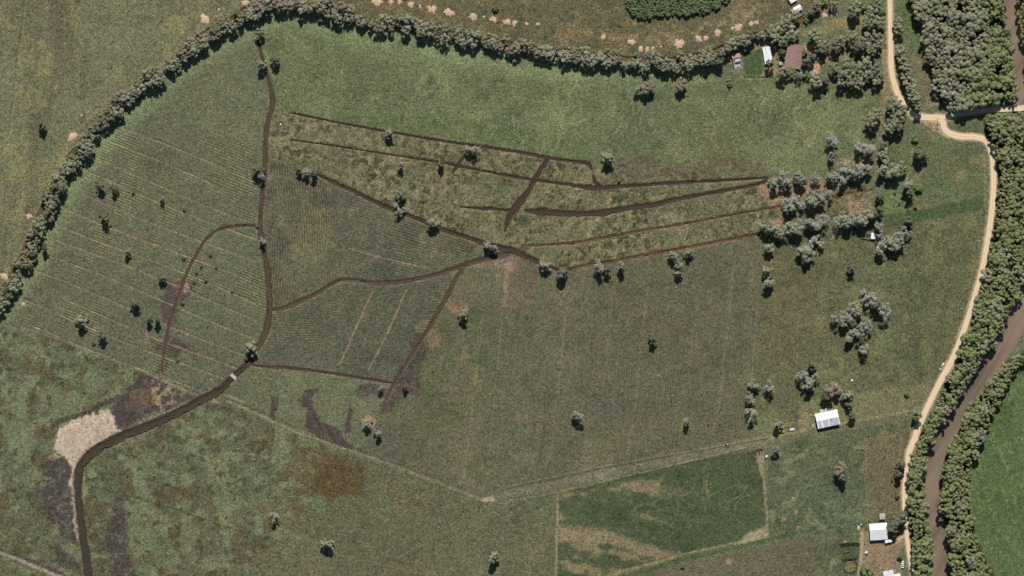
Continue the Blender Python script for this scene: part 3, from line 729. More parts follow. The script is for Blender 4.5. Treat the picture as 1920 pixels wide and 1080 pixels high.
# --- mesh
def grid_mesh(name):
    nv = NXg * NYg
    co = np.empty((nv, 3), np.float32); co[:, 0] = XM.ravel(); co[:, 1] = YM.ravel(); co[:, 2] = Z.ravel()
    idx = np.arange(nv).reshape(NYg, NXg)
    q = np.stack([idx[:-1, :-1], idx[:-1, 1:], idx[1:, 1:], idx[1:, :-1]], -1).reshape(-1, 4)
    me = bpy.data.meshes.new(name)
    me.vertices.add(nv); me.vertices.foreach_set('co', co.ravel())
    me.loops.add(q.size); me.loops.foreach_set('vertex_index', q.ravel().astype(np.int32))
    me.polygons.add(len(q)); me.polygons.foreach_set('loop_start', np.arange(0, q.size, 4, dtype=np.int32))
    me.polygons.foreach_set('use_smooth', np.ones(len(q), bool))
    a = me.attributes.new('tone', 'FLOAT_COLOR', 'POINT')
    rgba = np.ones((nv, 4), np.float32); rgba[:, :3] = np.clip(C.reshape(-1, 3), 0.003, 0.9)
    a.data.foreach_set('color', rgba.ravel())
    a = me.attributes.new('phase', 'FLOAT', 'POINT'); a.data.foreach_set('value', PH.ravel())
    a = me.attributes.new('furrow', 'FLOAT', 'POINT'); a.data.foreach_set('value', FS.ravel())
    me.update(calc_edges=True); me.validate()
    return me
m, nt, b = new_mat('pasture')
v = coords(nt, 'Object')
tone = attr(nt, 'tone').outputs['Color']
n1 = noise(nt, v, 0.75, 4, 0.65); n2 = noise(nt, v, 0.42, 3, 0.6, 0.4); n3 = noise(nt, v, 0.55, 3, 0.6)
mp = nt.nodes.new('ShaderNodeMapping'); mp.inputs['Location'].default_value = (91, 37, 5); nt.links.new(v, mp.inputs[0])
n4 = noise(nt, mp.outputs[0], 0.6, 4, 0.7)
mul = rng_(nt, n1, 0.28, 0.72, 0.34, 1.66)
bw = nt.nodes.new('ShaderNodeRGBToBW'); nt.links.new(tone, bw.inputs[0])
bare = rng_(nt, bw.outputs[0], 0.20, 0.32)
mul = mth(nt, 'ADD', mth(nt, 'MULTIPLY', mul, mth(nt, 'SUBTRACT', 1.0, mth(nt, 'MULTIPLY', bare, 0.6))), mth(nt, 'MULTIPLY', bare, 0.6))
col = mixc(nt, 1.0, tone, mul, 'MULTIPLY')
pale = mixc(nt, 1.0, tone, (1.6, 1.42, 1.3), 'MULTIPLY')
col = mixc(nt, rng_(nt, n4, 0.54, 0.68, 0, 0.75), col, pale)
darkc = mixc(nt, 1.0, tone, (0.40, 0.44, 0.34), 'MULTIPLY')
col = mixc(nt, rng_(nt, n3, 0.56, 0.68, 0, 0.85), col, darkc)
ph = attr(nt, 'phase').outputs['Fac']; fs = attr(nt, 'furrow').outputs['Fac']
sn = mth(nt, 'SINE', mth(nt, 'MULTIPLY', ph, 2 * math.pi))
ridge = mth(nt, 'MULTIPLY', rng_(nt, sn, 0.1, 1.0), mth(nt, 'MULTIPLY', fs, rng_(nt, n2, 0.46, 0.6)))
straw = mixc(nt, 1.0, tone, (1.95, 1.75, 1.55), 'MULTIPLY')
col = mixc(nt, mth(nt, 'MULTIPLY', ridge, 0.85), col, straw)
trough = mth(nt, 'MULTIPLY', rng_(nt, sn, -0.2, -1.0), mth(nt, 'MULTIPLY', fs, 0.45))
col = mixc(nt, trough, col, darkc)
nt.links.new(col, b.inputs['Base Color'])
b.inputs['Roughness'].default_value = 0.95; b.inputs['Specular IOR Level'].default_value = 0.1
bump(nt, b, mth(nt, 'ADD', n1, mth(nt, 'MULTIPLY', sn, mth(nt, 'MULTIPLY', fs, 0.12))), 1.0, 0.5)
M_GROUND = m
ground = put('ground', grid_mesh('ground'))
ground.data.materials.append(M_GROUND)
tag(ground, kind='structure')

# --- rank grass clumps
def tussocks(n, seed):
    rg = np.random.RandomState(seed)
    x = rg.uniform(-30, 1950, n * 6); y = rg.uniform(-30, 1110, n * 6)
    ii = np.clip(np.searchsorted(GX, (x - 960) * S), 0, NXg - 1); jj = np.clip(np.searchsorted(GY, (540 - y) * S), 0, NYg - 1)
    dens = (0.10 + 0.9 * np.maximum(M_ROUGH, 0.8 * M_N) + 0.35 * M_NW + 0.3 * M_TOP + 0.25 * M_SE2 + 0.3 * M_E1 + 0.25 * M_WET + 0.25 * M_S) * (0.25 + 1.5 * sst(-0.05, 0.15, FN['mid2'] + 0.6 * FN['fine']))
    ok = (rg.uniform(0, 1, n * 6) < dens[jj, ii]) & (Z[jj, ii] > -0.25) & (C[jj, ii, 0] < 0.24)
    for rd in (ROAD, BRANCH):
        D, W = line_dist(smooth_poly(rd, 3), 26); ok &= (D - W)[jj, ii] > 1.0
    x, y, ii, jj = x[ok][:n], y[ok][:n], ii[ok][:n], jj[ok][:n]
    m = len(x); K = 6
    base = np.stack([(x - 960) * S, (540 - y) * S, Z[jj, ii] - 0.05], 1)
    r = rg.uniform(0.25, 0.62, m); h = rg.uniform(0.25, 0.75, m); a0 = rg.uniform(0, 6.28, m)
    V = np.empty((m, K + 1, 3), np.float32)
    for k in range(K):
        rr = r * rg.uniform(0.6, 1.4, m)
        V[:, k, 0] = base[:, 0] + rr * np.cos(a0 + k * 6.2832 / K); V[:, k, 1] = base[:, 1] + rr * np.sin(a0 + k * 6.2832 / K); V[:, k, 2] = base[:, 2]
    V[:, K] = base; V[:, K, 2] += h; V[:, K, 0] += rg.normal(0, 0.12, m)
    o = (np.arange(m) * (K + 1))[:, None, None]
    F = (np.array([[k, (k + 1) % K, K] for k in range(K)])[None] + o).reshape(-1, 3)
    me = bpy.data.meshes.new('grass_tussocks')
    me.vertices.add(m * (K + 1)); me.vertices.foreach_set('co', V.ravel())
    me.loops.add(F.size); me.loops.foreach_set('vertex_index', F.ravel().astype(np.int32))
    me.polygons.add(len(F)); me.polygons.foreach_set('loop_start', np.arange(0, F.size, 3, dtype=np.int32))
    at = me.attributes.new('tone', 'FLOAT_COLOR', 'POINT')
    c = C[jj, ii] * np.where(rg.uniform(0, 1, m) < 0.6, rg.uniform(0.42, 0.75, m), rg.uniform(1.15, 1.6, m))[:, None]
    rgba = np.ones((m, K + 1, 4), np.float32); rgba[..., :3] = c[:, None]
    at.data.foreach_set('color', rgba.ravel())
    me.update(calc_edges=True)
    mt, nt, b = new_mat('rank_grass')
    nt.links.new(attr(nt, 'tone').outputs['Color'], b.inputs['Base Color']); b.inputs['Roughness'].default_value = 0.9; b.inputs['Specular IOR Level'].default_value = 0.1
    me.materials.append(mt)
    tag(put('grass_tussocks', me), 'rank grass clumps scattered over the rough paddocks', 'grass', None, 'stuff')
tussocks(60000, 21)

# ------------------------------------------------------------------ ribbons: drains, creek, river, road
def ribbon(name, pts, prof, mat, zfun=None, step=2.0, wob=0.0, seed=0, group=None, label=None, wk=1.0, rag=0.0):
    """prof(hw_m) -> list of (offset m, z, u). Runs along pts (x, y, width)."""
    q = smooth_poly(pts, step)
    n = len(q)
    xy = np.stack([(q[:, 0] - 960) * S, (540 - q[:, 1]) * S], 1)
    t = np.gradient(xy, axis=0); t /= np.maximum(np.linalg.norm(t, axis=1), 1e-9)[:, None]
    nr = np.stack([-t[:, 1], t[:, 0]], 1)
    s = np.concatenate([[0], np.cumsum(np.linalg.norm(np.diff(xy, axis=0), axis=1))])
    wl = fbm(s, s * 0 + seed * 3.7, 7.0, seed + 11, 4, 0.8) * 2 * wob; wr = fbm(s, s * 0 + seed * 5.1, 7.0, seed + 57, 4, 0.8) * 2 * wob
    rl = fbm(s, s * 0 + 1.3 + seed, 2.6, seed + 91, 3, 0.8) * 2 * rag; rr_ = fbm(s, s * 0 + 7.7 + seed, 2.6, seed + 97, 3, 0.8) * 2 * rag; mid = fbm(s, s * 0 + 3.1 + seed, 14, seed + 99, 3) * 0.5 * rag
    V = []; U = []; SS = []
    for i in range(n):
        hw = max(q[i, 2] * 0.5 * S * wk, 0.12)
        z0 = zfun(i, n) if zfun else 0.0
        for (o, z, u) in prof(hw):
            k = wl[i] if o > 0 else wr[i]
            oo = o * (1 + k) if abs(u) >= 0.5 else o
            oo += (rl[i] if o > 0 else rr_[i]) * abs(u) * (0.35 + 0.35 * min(hw, 3)) + mid[i] * hw
            p = xy[i] + nr[i] * oo
            V.append((p[0], p[1], z + z0)); U.append(u); SS.append(s[i])
    kx = len(V) // n
    F = [(i * kx + j, i * kx + j + 1, (i + 1) * kx + j + 1, (i + 1) * kx + j) for i in range(n - 1) for j in range(kx - 1)]
    F = [f[::-1] for f in F]
    me = bpy.data.meshes.new(name); me.from_pydata(V, [], F); me.materials.append(mat)
    me.polygons.foreach_set('use_smooth', [True] * len(F))
    a = me.attributes.new('across', 'FLOAT', 'POINT'); a.data.foreach_set('value', U)
    a = me.attributes.new('along', 'FLOAT', 'POINT'); a.data.foreach_set('value', SS)
    me.update()
    if me.polygons[0].normal.z < 0: me.flip_normals()
    o = put(name, me)
    return tag(o, label, None, group, 'structure')

def mud_mat(name, c1, c2, c3, rough=0.45):
    m, nt, b = new_mat(name)
    v = coords(nt)
    n1 = noise(nt, v, 0.5, 4, 0.6); n2 = noise(nt, v, 2.2, 3, 0.7); n3 = noise(nt, v, 0.12, 3)
    col = mixc(nt, rng_(nt, n1, 0.35, 0.65), c1, c2)
    col = mixc(nt, rng_(nt, n2, 0.58, 0.75, 0, 0.8), col, c3)
    col = mixc(nt, rng_(nt, n3, 0.5, 0.7, 0, 0.5), col, tuple(0.75 * q for q in c1))
    nt.links.new(col, b.inputs['Base Color'])
    b.inputs['Roughness'].default_value = rough; b.inputs['Specular IOR Level'].default_value = 0.3 if rough < 0.3 else 0.12
    bump(nt, b, n2, 0.5, 0.12)
    return m
MD_MAIN = mud_mat('weedy_drain', alb(84, 70, 56), alb(70, 62, 48), alb(112, 92, 72), 0.6)
MD_LOW = mud_mat('dark_channel', alb(66, 59, 48), alb(58, 54, 43), alb(84, 76, 60), 0.7)
MD_DARK = mud_mat('wet_drain', alb(70, 57, 48), alb(60, 50, 42), alb(84, 70, 57), 0.75)
MD_RED = mud_mat('red_drain', alb(104, 78, 58), alb(88, 66, 50), alb(130, 98, 72), 0.5)
MD_CREEK = mud_mat('creek_water', alb(108, 82, 58), alb(96, 74, 52), alb(114, 88, 64), 0.25)
def drain_prof(dep):
    def f(hw):
        return [(hw + 0.25, -dep, 1.0), (hw, 0.02, 1.0), (hw * 0.86, -dep * 0.55, 0.7), (hw * 0.5, -dep * 0.8, 0.3), (0, -dep * 0.85, 0),
                (-hw * 0.5, -dep * 0.8, -0.3), (-hw * 0.86, -dep * 0.55, -0.7), (-hw, 0.02, -1.0), (-hw - 0.25, -dep, -1.0)]
    return f
for i, (key, (lab, dep, pts)) in enumerate(DITCH.items()):
    mt = MD_LOW if key == 'lower' else MD_MAIN if key in ('main', 'side', 'west', 'south', 'southwest') else MD_RED if key in ('third', 'fourth', 'rows') else MD_DARK
    ribbon('drain', pts, drain_prof(dep * 0.8), mt, (lambda k: (lambda a, n: -0.02 - 0.004 * k))(i), 1.3, 0.35, i, 'farm drains', lab, 0.86, 2.2)
ribbon('creek', CREEK, lambda hw: [(hw + 2, -1.2, 1), (hw * 0.5, -1.2, 0.3), (0, -1.2, 0), (-hw * 0.5, -1.2, -0.3), (-hw - 2, -1.2, -1)], MD_CREEK, None, 3.0, 0.2, 40, None, 'narrow brown creek hidden along the curved tree belt')

m, nt, b = new_mat('river_water')
v = coords(nt)
mr = nt.nodes.new('ShaderNodeMapping'); mr.inputs['Rotation'].default_value = (0, 0, math.radians(-58)); nt.links.new(v, mr.inputs[0])
mp = nt.nodes.new('ShaderNodeMapping'); mp.inputs['Scale'].default_value = (0.014, 0.11, 1); nt.links.new(mr.outputs[0], mp.inputs[0])
n1 = noise(nt, mp.outputs[0], 1.0, 3, 0.5); n2 = noise(nt, v, 0.8, 3)
col = mixc(nt, rng_(nt, n1, 0.35, 0.7), alb(141, 122, 104), alb(104, 90, 78))
nt.links.new(col, b.inputs['Base Color'])
b.inputs['Roughness'].default_value = 0.18; b.inputs['Specular IOR Level'].default_value = 0.5
bump(nt, b, n2, 0.15, 0.1)
ribbon('river', RIVER, lambda hw: [(hw + 7, -2.4, 1), (hw * 0.5, -2.4, 0.3), (0, -2.4, 0), (-hw * 0.5, -2.4, -0.3), (-hw - 7, -2.4, -1)], m, None, 5.0, 0.0, 41, None, 'muddy brown river along the right edge')

m, nt, b = new_mat('gravel')
v = coords(nt)
u = mth(nt, 'ABSOLUTE', attr(nt, 'across').outputs['Fac'])
n1 = noise(nt, v, 1.4, 4, 0.7); n2 = noise(nt, v, 0.25, 3)
track = mth(nt, 'SUBTRACT', 1.0, mth(nt, 'MULTIPLY', mth(nt, 'ABSOLUTE', mth(nt, 'SUBTRACT', u, 0.42)), 4.5, clamp=False), clamp=True)
base = mixc(nt, rng_(nt, n1, 0.3, 0.7), alb(204, 181, 149), alb(222, 199, 166))
base = mixc(nt, rng_(nt, n2, 0.5, 0.75, 0, 0.5), base, alb(188, 164, 134))
base = mixc(nt, mth(nt, 'MULTIPLY', track, 0.65), base, alb(238, 217, 184))
base = mixc(nt, rng_(nt, mth(nt, 'ADD', u, mth(nt, 'MULTIPLY', n1, 0.5)), 0.98, 1.3, 0, 0.7), base, alb(150, 134, 104))
nt.links.new(base, b.inputs['Base Color']); b.inputs['Roughness'].default_value = 0.95
bump(nt, b, n1, 0.5, 0.05)
M_GRAVEL = m
road_prof = lambda hw: [(hw + 0.5, -0.3, 1.0), (hw, 0.0, 1.0), (hw * 0.7, 0.04, 0.7), (hw * 0.42, 0.03, 0.42), (0, 0.08, 0), (-hw * 0.42, 0.03, -0.42), (-hw * 0.7, 0.04, -0.7), (-hw, 0.0, -1.0), (-hw - 0.5, -0.3, -1.0)]
ribbon('gravel_road', ROAD, road_prof, M_GRAVEL, None, 2.5, 0.10, 50, None, 'pale gravel road winding beside the river trees')
ribbon('gravel_road', BRANCH, road_prof, M_GRAVEL, lambda i, n: 0.006, 2.5, 0.10, 51, None, 'short gravel branch leading east to the bridge')

# ------------------------------------------------------------------ object materials
M_WHITE = simple('white_painted_steel', (0.80, 0.80, 0.79), 0.45, 0.05, 0.5)
M_ZINC = simple('zinc_sheet', (0.50, 0.515, 0.54), 0.5, 0.09, 0.35, 0.0, 0.4, (0.36, 0.37, 0.39), 0.25)
M_ZINCL = simple('pale_zinc_sheet', (0.66, 0.67, 0.68), 0.5, 0.07, 0.35, 0.0, 0.4, (0.50, 0.50, 0.49), 0.2)
M_RUSTW = simple('white_sheet_with_rust', (0.72, 0.75, 0.80), 0.55, 0.06, 0.5, 0.0, 0.4, (0.42, 0.30, 0.24), 0.35)
M_RUST = simple('rusty_sheet', (0.40, 0.21, 0.14), 0.8, 0.25, 1.2, 0.0, 0.3, (0.52, 0.38, 0.32), 0.4)
M_BROWNROOF = simple('brown_roof', tuple(alb(150, 121, 111)), 0.8, 0.12, 0.5, 0, 0.3, tuple(alb(128, 102, 92)), 0.3)
M_WALL = simple('weatherboard', (0.45, 0.43, 0.38), 0.8, 0.1, 1.0)
M_WALLG = simple('grey_sheet_wall', (0.33, 0.34, 0.35), 0.6, 0.1, 1.0)
M_TIMBER = simple('grey_timber', (0.22, 0.19, 0.16), 0.9, 0.25, 2.0)
M_DTIMBER = simple('dark_timber', (0.07, 0.06, 0.052), 0.9, 0.25, 2.0)
M_DARK = simple('dark_opening', (0.02, 0.02, 0.022), 0.6, 0.1, 1.0)
M_GLASS = simple('window_glass', (0.03, 0.04, 0.05), 0.08, 0.05, 1.0, 0, 0.6)
M_CONC = simple('concrete', (0.42, 0.39, 0.36), 0.9, 0.15, 1.0, 0, 0.3, (0.30, 0.27, 0.25), 0.3)
M_DECK = simple('bridge_deck', tuple(alb(222, 202, 172)), 0.9, 0.08, 0.6, 0, 0.3, tuple(alb(196, 172, 142)), 0.3)
M_RUBBER = simple('rubber', (0.02, 0.02, 0.02), 0.8, 0.1, 2.0)
M_STEEL = simple('steel', (0.35, 0.35, 0.36), 0.45, 0.1, 2.0, 0.6)
M_ORANGE = simple('orange_paint', (0.55, 0.16, 0.05), 0.5, 0.15, 2.0)
M_TEAL = simple('teal_paint', (0.20, 0.36, 0.32), 0.6, 0.1, 2.0)
M_YELLOW = simple('yellow_plastic', (0.55, 0.55, 0.06), 0.5, 0.1, 2.0)
M_BLUE = simple('pale_blue_tarp', (0.55, 0.62, 0.75), 0.5, 0.1, 1.0)
M_BARK = simple('bark', (0.13, 0.11, 0.09), 0.95, 0.25, 2.5)
M_PBARK = simple('pale_bark', (0.36, 0.34, 0.32), 0.9, 0.2, 2.5)
M_DEAD = simple('dead_wood', (0.55, 0.53, 0.50), 0.9, 0.15, 2.5)
M_SPOIL = simple('spoil', tuple(alb(200, 173, 147)), 0.95, 0.10, 0.5, 0, 0.1, tuple(alb(176, 146, 118)), 0.25, 0.15)
M_PINKSPOIL = simple('pink_spoil', tuple(alb(196, 166, 148)), 0.95, 0.12, 0.6, 0, 0.1, tuple(alb(164, 134, 116)), 0.3, 0.15)

def leaf_mat(name, c1, c2, c3, trans=0.25):
    m, nt, b = new_mat(name)
    t = attr(nt, 'tint').outputs['Fac']
    oi = nt.nodes.new('ShaderNodeObjectInfo')
    col = mixc(nt, t, c1, c2)
    col = mixc(nt, mth(nt, 'MULTIPLY', oi.outputs['Random'], 0.55), col, c3)
    nt.links.new(col, b.inputs['Base Color'])
    b.inputs['Roughness'].default_value = 0.75; b.inputs['Specular IOR Level'].default_value = 0.15
    tr = nt.nodes.new('ShaderNodeBsdfTranslucent'); nt.links.new(col, tr.inputs[0])
    mx = nt.nodes.new('ShaderNodeMixShader'); mx.inputs[0].default_value = trans
    nt.links.new(b.outputs[0], mx.inputs[1]); nt.links.new(tr.outputs[0], mx.inputs[2])
    out = nt.nodes['Material Output']; nt.links.new(mx.outputs[0], out.inputs[0])
    return m
L = {
 'oak':  leaf_mat('she_oak_foliage', (0.20, 0.21, 0.13), (0.43, 0.43, 0.30), (0.24, 0.23, 0.15)),
 'pale': leaf_mat('paperbark_foliage', (0.22, 0.23, 0.15), (0.43, 0.44, 0.32), (0.29, 0.29, 0.20)),
 'silver': leaf_mat('silver_foliage', (0.28, 0.285, 0.225), (0.53, 0.525, 0.46), (0.36, 0.355, 0.285)),
 'dark': leaf_mat('dark_foliage', (0.12, 0.125, 0.08), (0.25, 0.25, 0.17), (0.18, 0.175, 0.12)),
 'brown': leaf_mat('brown_foliage', (0.24, 0.19, 0.135), (0.37, 0.305, 0.235), (0.28, 0.235, 0.175)),
 'green': leaf_mat('green_foliage', (0.13, 0.18, 0.07), (0.27, 0.34, 0.14), (0.20, 0.24, 0.10)),
 'river': leaf_mat('riverbank_foliage', (0.135, 0.165, 0.075), (0.35, 0.38, 0.175), (0.23, 0.24, 0.13)),
 'wood': leaf_mat('woodland_foliage', (0.20, 0.205, 0.125), (0.43, 0.41, 0.285), (0.20, 0.24, 0.125)),
 'crop': leaf_mat('plantation_foliage', (0.10, 0.14, 0.07), (0.25, 0.30, 0.165), (0.17, 0.21, 0.11)),
}

# ------------------------------------------------------------------ trees
def leaf_cloud(rs, style, R=4.5, ztop=9.0):
    """leaf quads on clump surfaces; returns verts, faces, tint"""
    rg = np.random.RandomState(rs)
    cents = []
    if style == 'puff':                   # dense rounded crown of separate puffs
        K = 19; z0 = 4.2
        for k in range(K):
            a = rg.uniform(0, 2 * np.pi); u = np.sqrt(rg.uniform(0, 1)) * 0.84
            hh = np.sqrt(max(0, 1 - u * u))
            cents.append((R * u * np.cos(a), R * u * np.sin(a), z0 + (ztop - 1.2 - z0) * hh * rg.uniform(0.5, 1.1), R * rg.uniform(0.20, 0.34)))
        per = 62; ls = (0.38, 0.58); out = 0.85
    elif style == 'feather':              # loose upright crown of drooping sprays
        K = 36; z0 = 1.2
        lob = [(rg.uniform(0, 2 * np.pi), rg.uniform(0.1, 0.62)) for _ in range(6)]
        for k in range(K):
            a, u = lob[k % 6]
            a += rg.normal(0, 0.6); u = min(0.92, abs(u + rg.normal(0, 0.22)))
            cents.append((R * u * np.cos(a), R * u * np.sin(a), z0 + (ztop - z0) * (1 - 0.6 * u * u) * rg.uniform(0.35, 1.0), R * rg.uniform(0.15, 0.28)))
        per = 60; ls = (0.30, 0.5); out = 0.7
    elif style == 'open':                 # thin crown, twigs show
        K = 28; z0 = 1.6
        lob = [(rg.uniform(0, 2 * np.pi), rg.uniform(0.3, 0.7)) for _ in range(6)]
        for k in range(K):
            a, u = lob[k % 6]
            a += rg.normal(0, 0.35); u = min(1.0, abs(u + rg.normal(0, 0.22)))
            cents.append((R * u * np.cos(a), R * u * np.sin(a), z0 + (ztop - z0) * (1 - 0.5 * u * u) * rg.uniform(0.3, 1.0), R * rg.uniform(0.15, 0.26)))
        per = 42; ls = (0.28, 0.42); out = 0.55
    else:                                 # bush, foliage to the ground
        K = 18; z0 = 0.4
        for k in range(K):
            a = rg.uniform(0, 2 * np.pi); u = np.sqrt(rg.uniform(0, 1)) * 0.8
            cents.append((R * u * np.cos(a), R * u * np.sin(a), z0 + (ztop * 0.62 - z0) * np.sqrt(1 - u * u) * rg.uniform(0.5, 1), R * rg.uniform(0.22, 0.34)))
        per = 46; ls = (0.42, 0.6); out = 0.75
    V = []; T = []
    for (cx, cy, cz, cr) in cents:
        n = int(per * (cr / (0.25 * R)) ** 1.5) + 8
        d = rg.normal(size=(n, 3)); d[:, 2] += 0.35; d /= np.linalg.norm(d, axis=1)[:, None]
        p = np.array([cx, cy, cz]) + d * cr * rg.uniform(0.65, 1.08, (n, 1)) * np.array([1, 1, 0.85])
        nn = d * out + rg.normal(size=(n, 3)) * (1 - out) * 0.8; nn[:, 2] += 0.25; nn /= np.linalg.norm(nn, axis=1)[:, None]
        h = rg.normal(size=(n, 3)); t1 = np.cross(nn, h); t1 /= np.linalg.norm(t1, axis=1)[:, None]; t2 = np.cross(nn, t1)
        sz = rg.uniform(ls[0], ls[1], (n, 1)); el = rg.uniform(1.0, 1.7, (n, 1))
        q = np.stack([p - t1 * sz * 0.5 - t2 * sz * el * 0.5, p + t1 * sz * 0.5 - t2 * sz * el * 0.4, p + t1 * sz * 0.35 + t2 * sz * el * 0.6, p - t1 * sz * 0.4 + t2 * sz * el * 0.5], 1)
        V.append(q.reshape(-1, 3))
        ct = rg.uniform(0, 1)
        T.append(np.repeat(np.clip(ct * 0.6 + rg.uniform(0, 0.5, n), 0, 1), 4))
    V = np.concatenate(V); T = np.concatenate(T)
    F = np.arange(len(V)).reshape(-1, 4)
    return V, F, T, cents
def crown_mesh(name, rs, style, mat):
    V, F, T, cents = leaf_cloud(rs, style)
    me = bpy.data.meshes.new(name)
    me.vertices.add(len(V)); me.vertices.foreach_set('co', V.astype(np.float32).ravel())
    me.loops.add(F.size); me.loops.foreach_set('vertex_index', F.ravel().astype(np.int32))
    me.polygons.add(len(F)); me.polygons.foreach_set('loop_start', np.arange(0, F.size, 4, dtype=np.int32))
    a = me.attributes.new('tint', 'FLOAT', 'POINT'); a.data.foreach_set('value', T.astype(np.float32))
    me.materials.append(mat); me.update(calc_edges=True)
    return me, cents
def trunk_mesh(name, rs, cents, mat, base=0.26, many=7):
    r = random.Random(rs); b = MB()
    fork = (r.uniform(-0.3, 0.3), r.uniform(-0.3, 0.3), 2.6)
    b.tube([(0, 0, -0.6), (0, 0, 0.1), (fork[0] * 0.5, fork[1] * 0.5, 1.4), fork, (fork[0] * 1.5, fork[1] * 1.3, 5.2)], [base * 1.5, base * 1.15, base, base * 0.85, base * 0.4], 7)
    for (x, y, z, c) in r.sample(cents, min(many, len(cents))):
        mid = (fork[0] + (x - fork[0]) * 0.5, fork[1] + (y - fork[1]) * 0.5, fork[2] + (z - fork[2]) * 0.62)
        b.tube([(fork[0] * 0.9, fork[1] * 0.9, fork[2] - 0.4), mid, (x, y, z)], [base * 0.5, base * 0.32, base * 0.1], 5, cap=False)
    return b.mesh(name, mat)
KINDS = {  # kind: style, leaf, bark, variants, twigs
 'oak': ('puff', 'oak', M_BARK, 6, 6), 'pale': ('feather', 'pale', M_PBARK, 6, 9), 'silver': ('open', 'silver', M_PBARK, 5, 16), 'dark': ('feather', 'dark', M_BARK, 5, 7),
 'brown': ('puff', 'brown', M_BARK, 4, 7), 'green': ('bush', 'green', M_BARK, 4, 5), 'bush': ('bush', 'dark', M_BARK, 4, 5), 'river': ('puff', 'river', M_BARK, 7, 6), 'wood': ('puff', 'wood', M_BARK, 6, 6), 'crop': ('bush', 'crop', M_BARK, 4, 4)}
PROTO = {}
for ki, (k, (style, leaf, bark, nv, tw)) in enumerate(KINDS.items()):
    PROTO[k] = []
    for i in range(nv):
        cm, cents = crown_mesh('crown', 1000 + ki * 50 + i, style, L[leaf])
        PROTO[k].append((cm, trunk_mesh('trunk', 2000 + ki * 50 + i, cents, bark, 0.26 if style != 'bush' else 0.14, tw)))
TR = random.Random(99)
def tree(x, y, r, kind, label, group=None, name=None, cat='tree', hs=None):
    """r = crown radius in map units; the crown stands over (x, y)"""
    s = r * S / 4.5
    hz = (hs if hs else TR.uniform(0.85, 1.12)) * (0.55 + 0.45 * s) if s < 1 else (hs if hs else TR.uniform(0.9, 1.1)) * (0.75 + 0.25 * s)
    o = bpy.data.objects.new(name or ('shrub' if kind in ('green', 'bush', 'crop') else 'tree'), None); COL.objects.link(o)
    o.empty_display_size = 0.5
    o.location = P(x, y, max(H(x, y), -2.3) - 0.05)
    o.rotation_euler = (0, 0, TR.uniform(0, 6.283)); w = {'feather': 1.28, 'open': 1.12}.get(KINDS[kind][0], 1.0)
    o.scale = (s * w * TR.uniform(0.9, 1.1), s * w * TR.uniform(0.9, 1.1), hz * (1.3 if KINDS[kind][0] != 'bush' else 0.9) if s > 0.45 else s * 1.1)
    cm, tm = TR.choice(PROTO[kind])
    put('crown', cm, o); put('trunk', tm, o)
    return tag(o, label, cat, group)

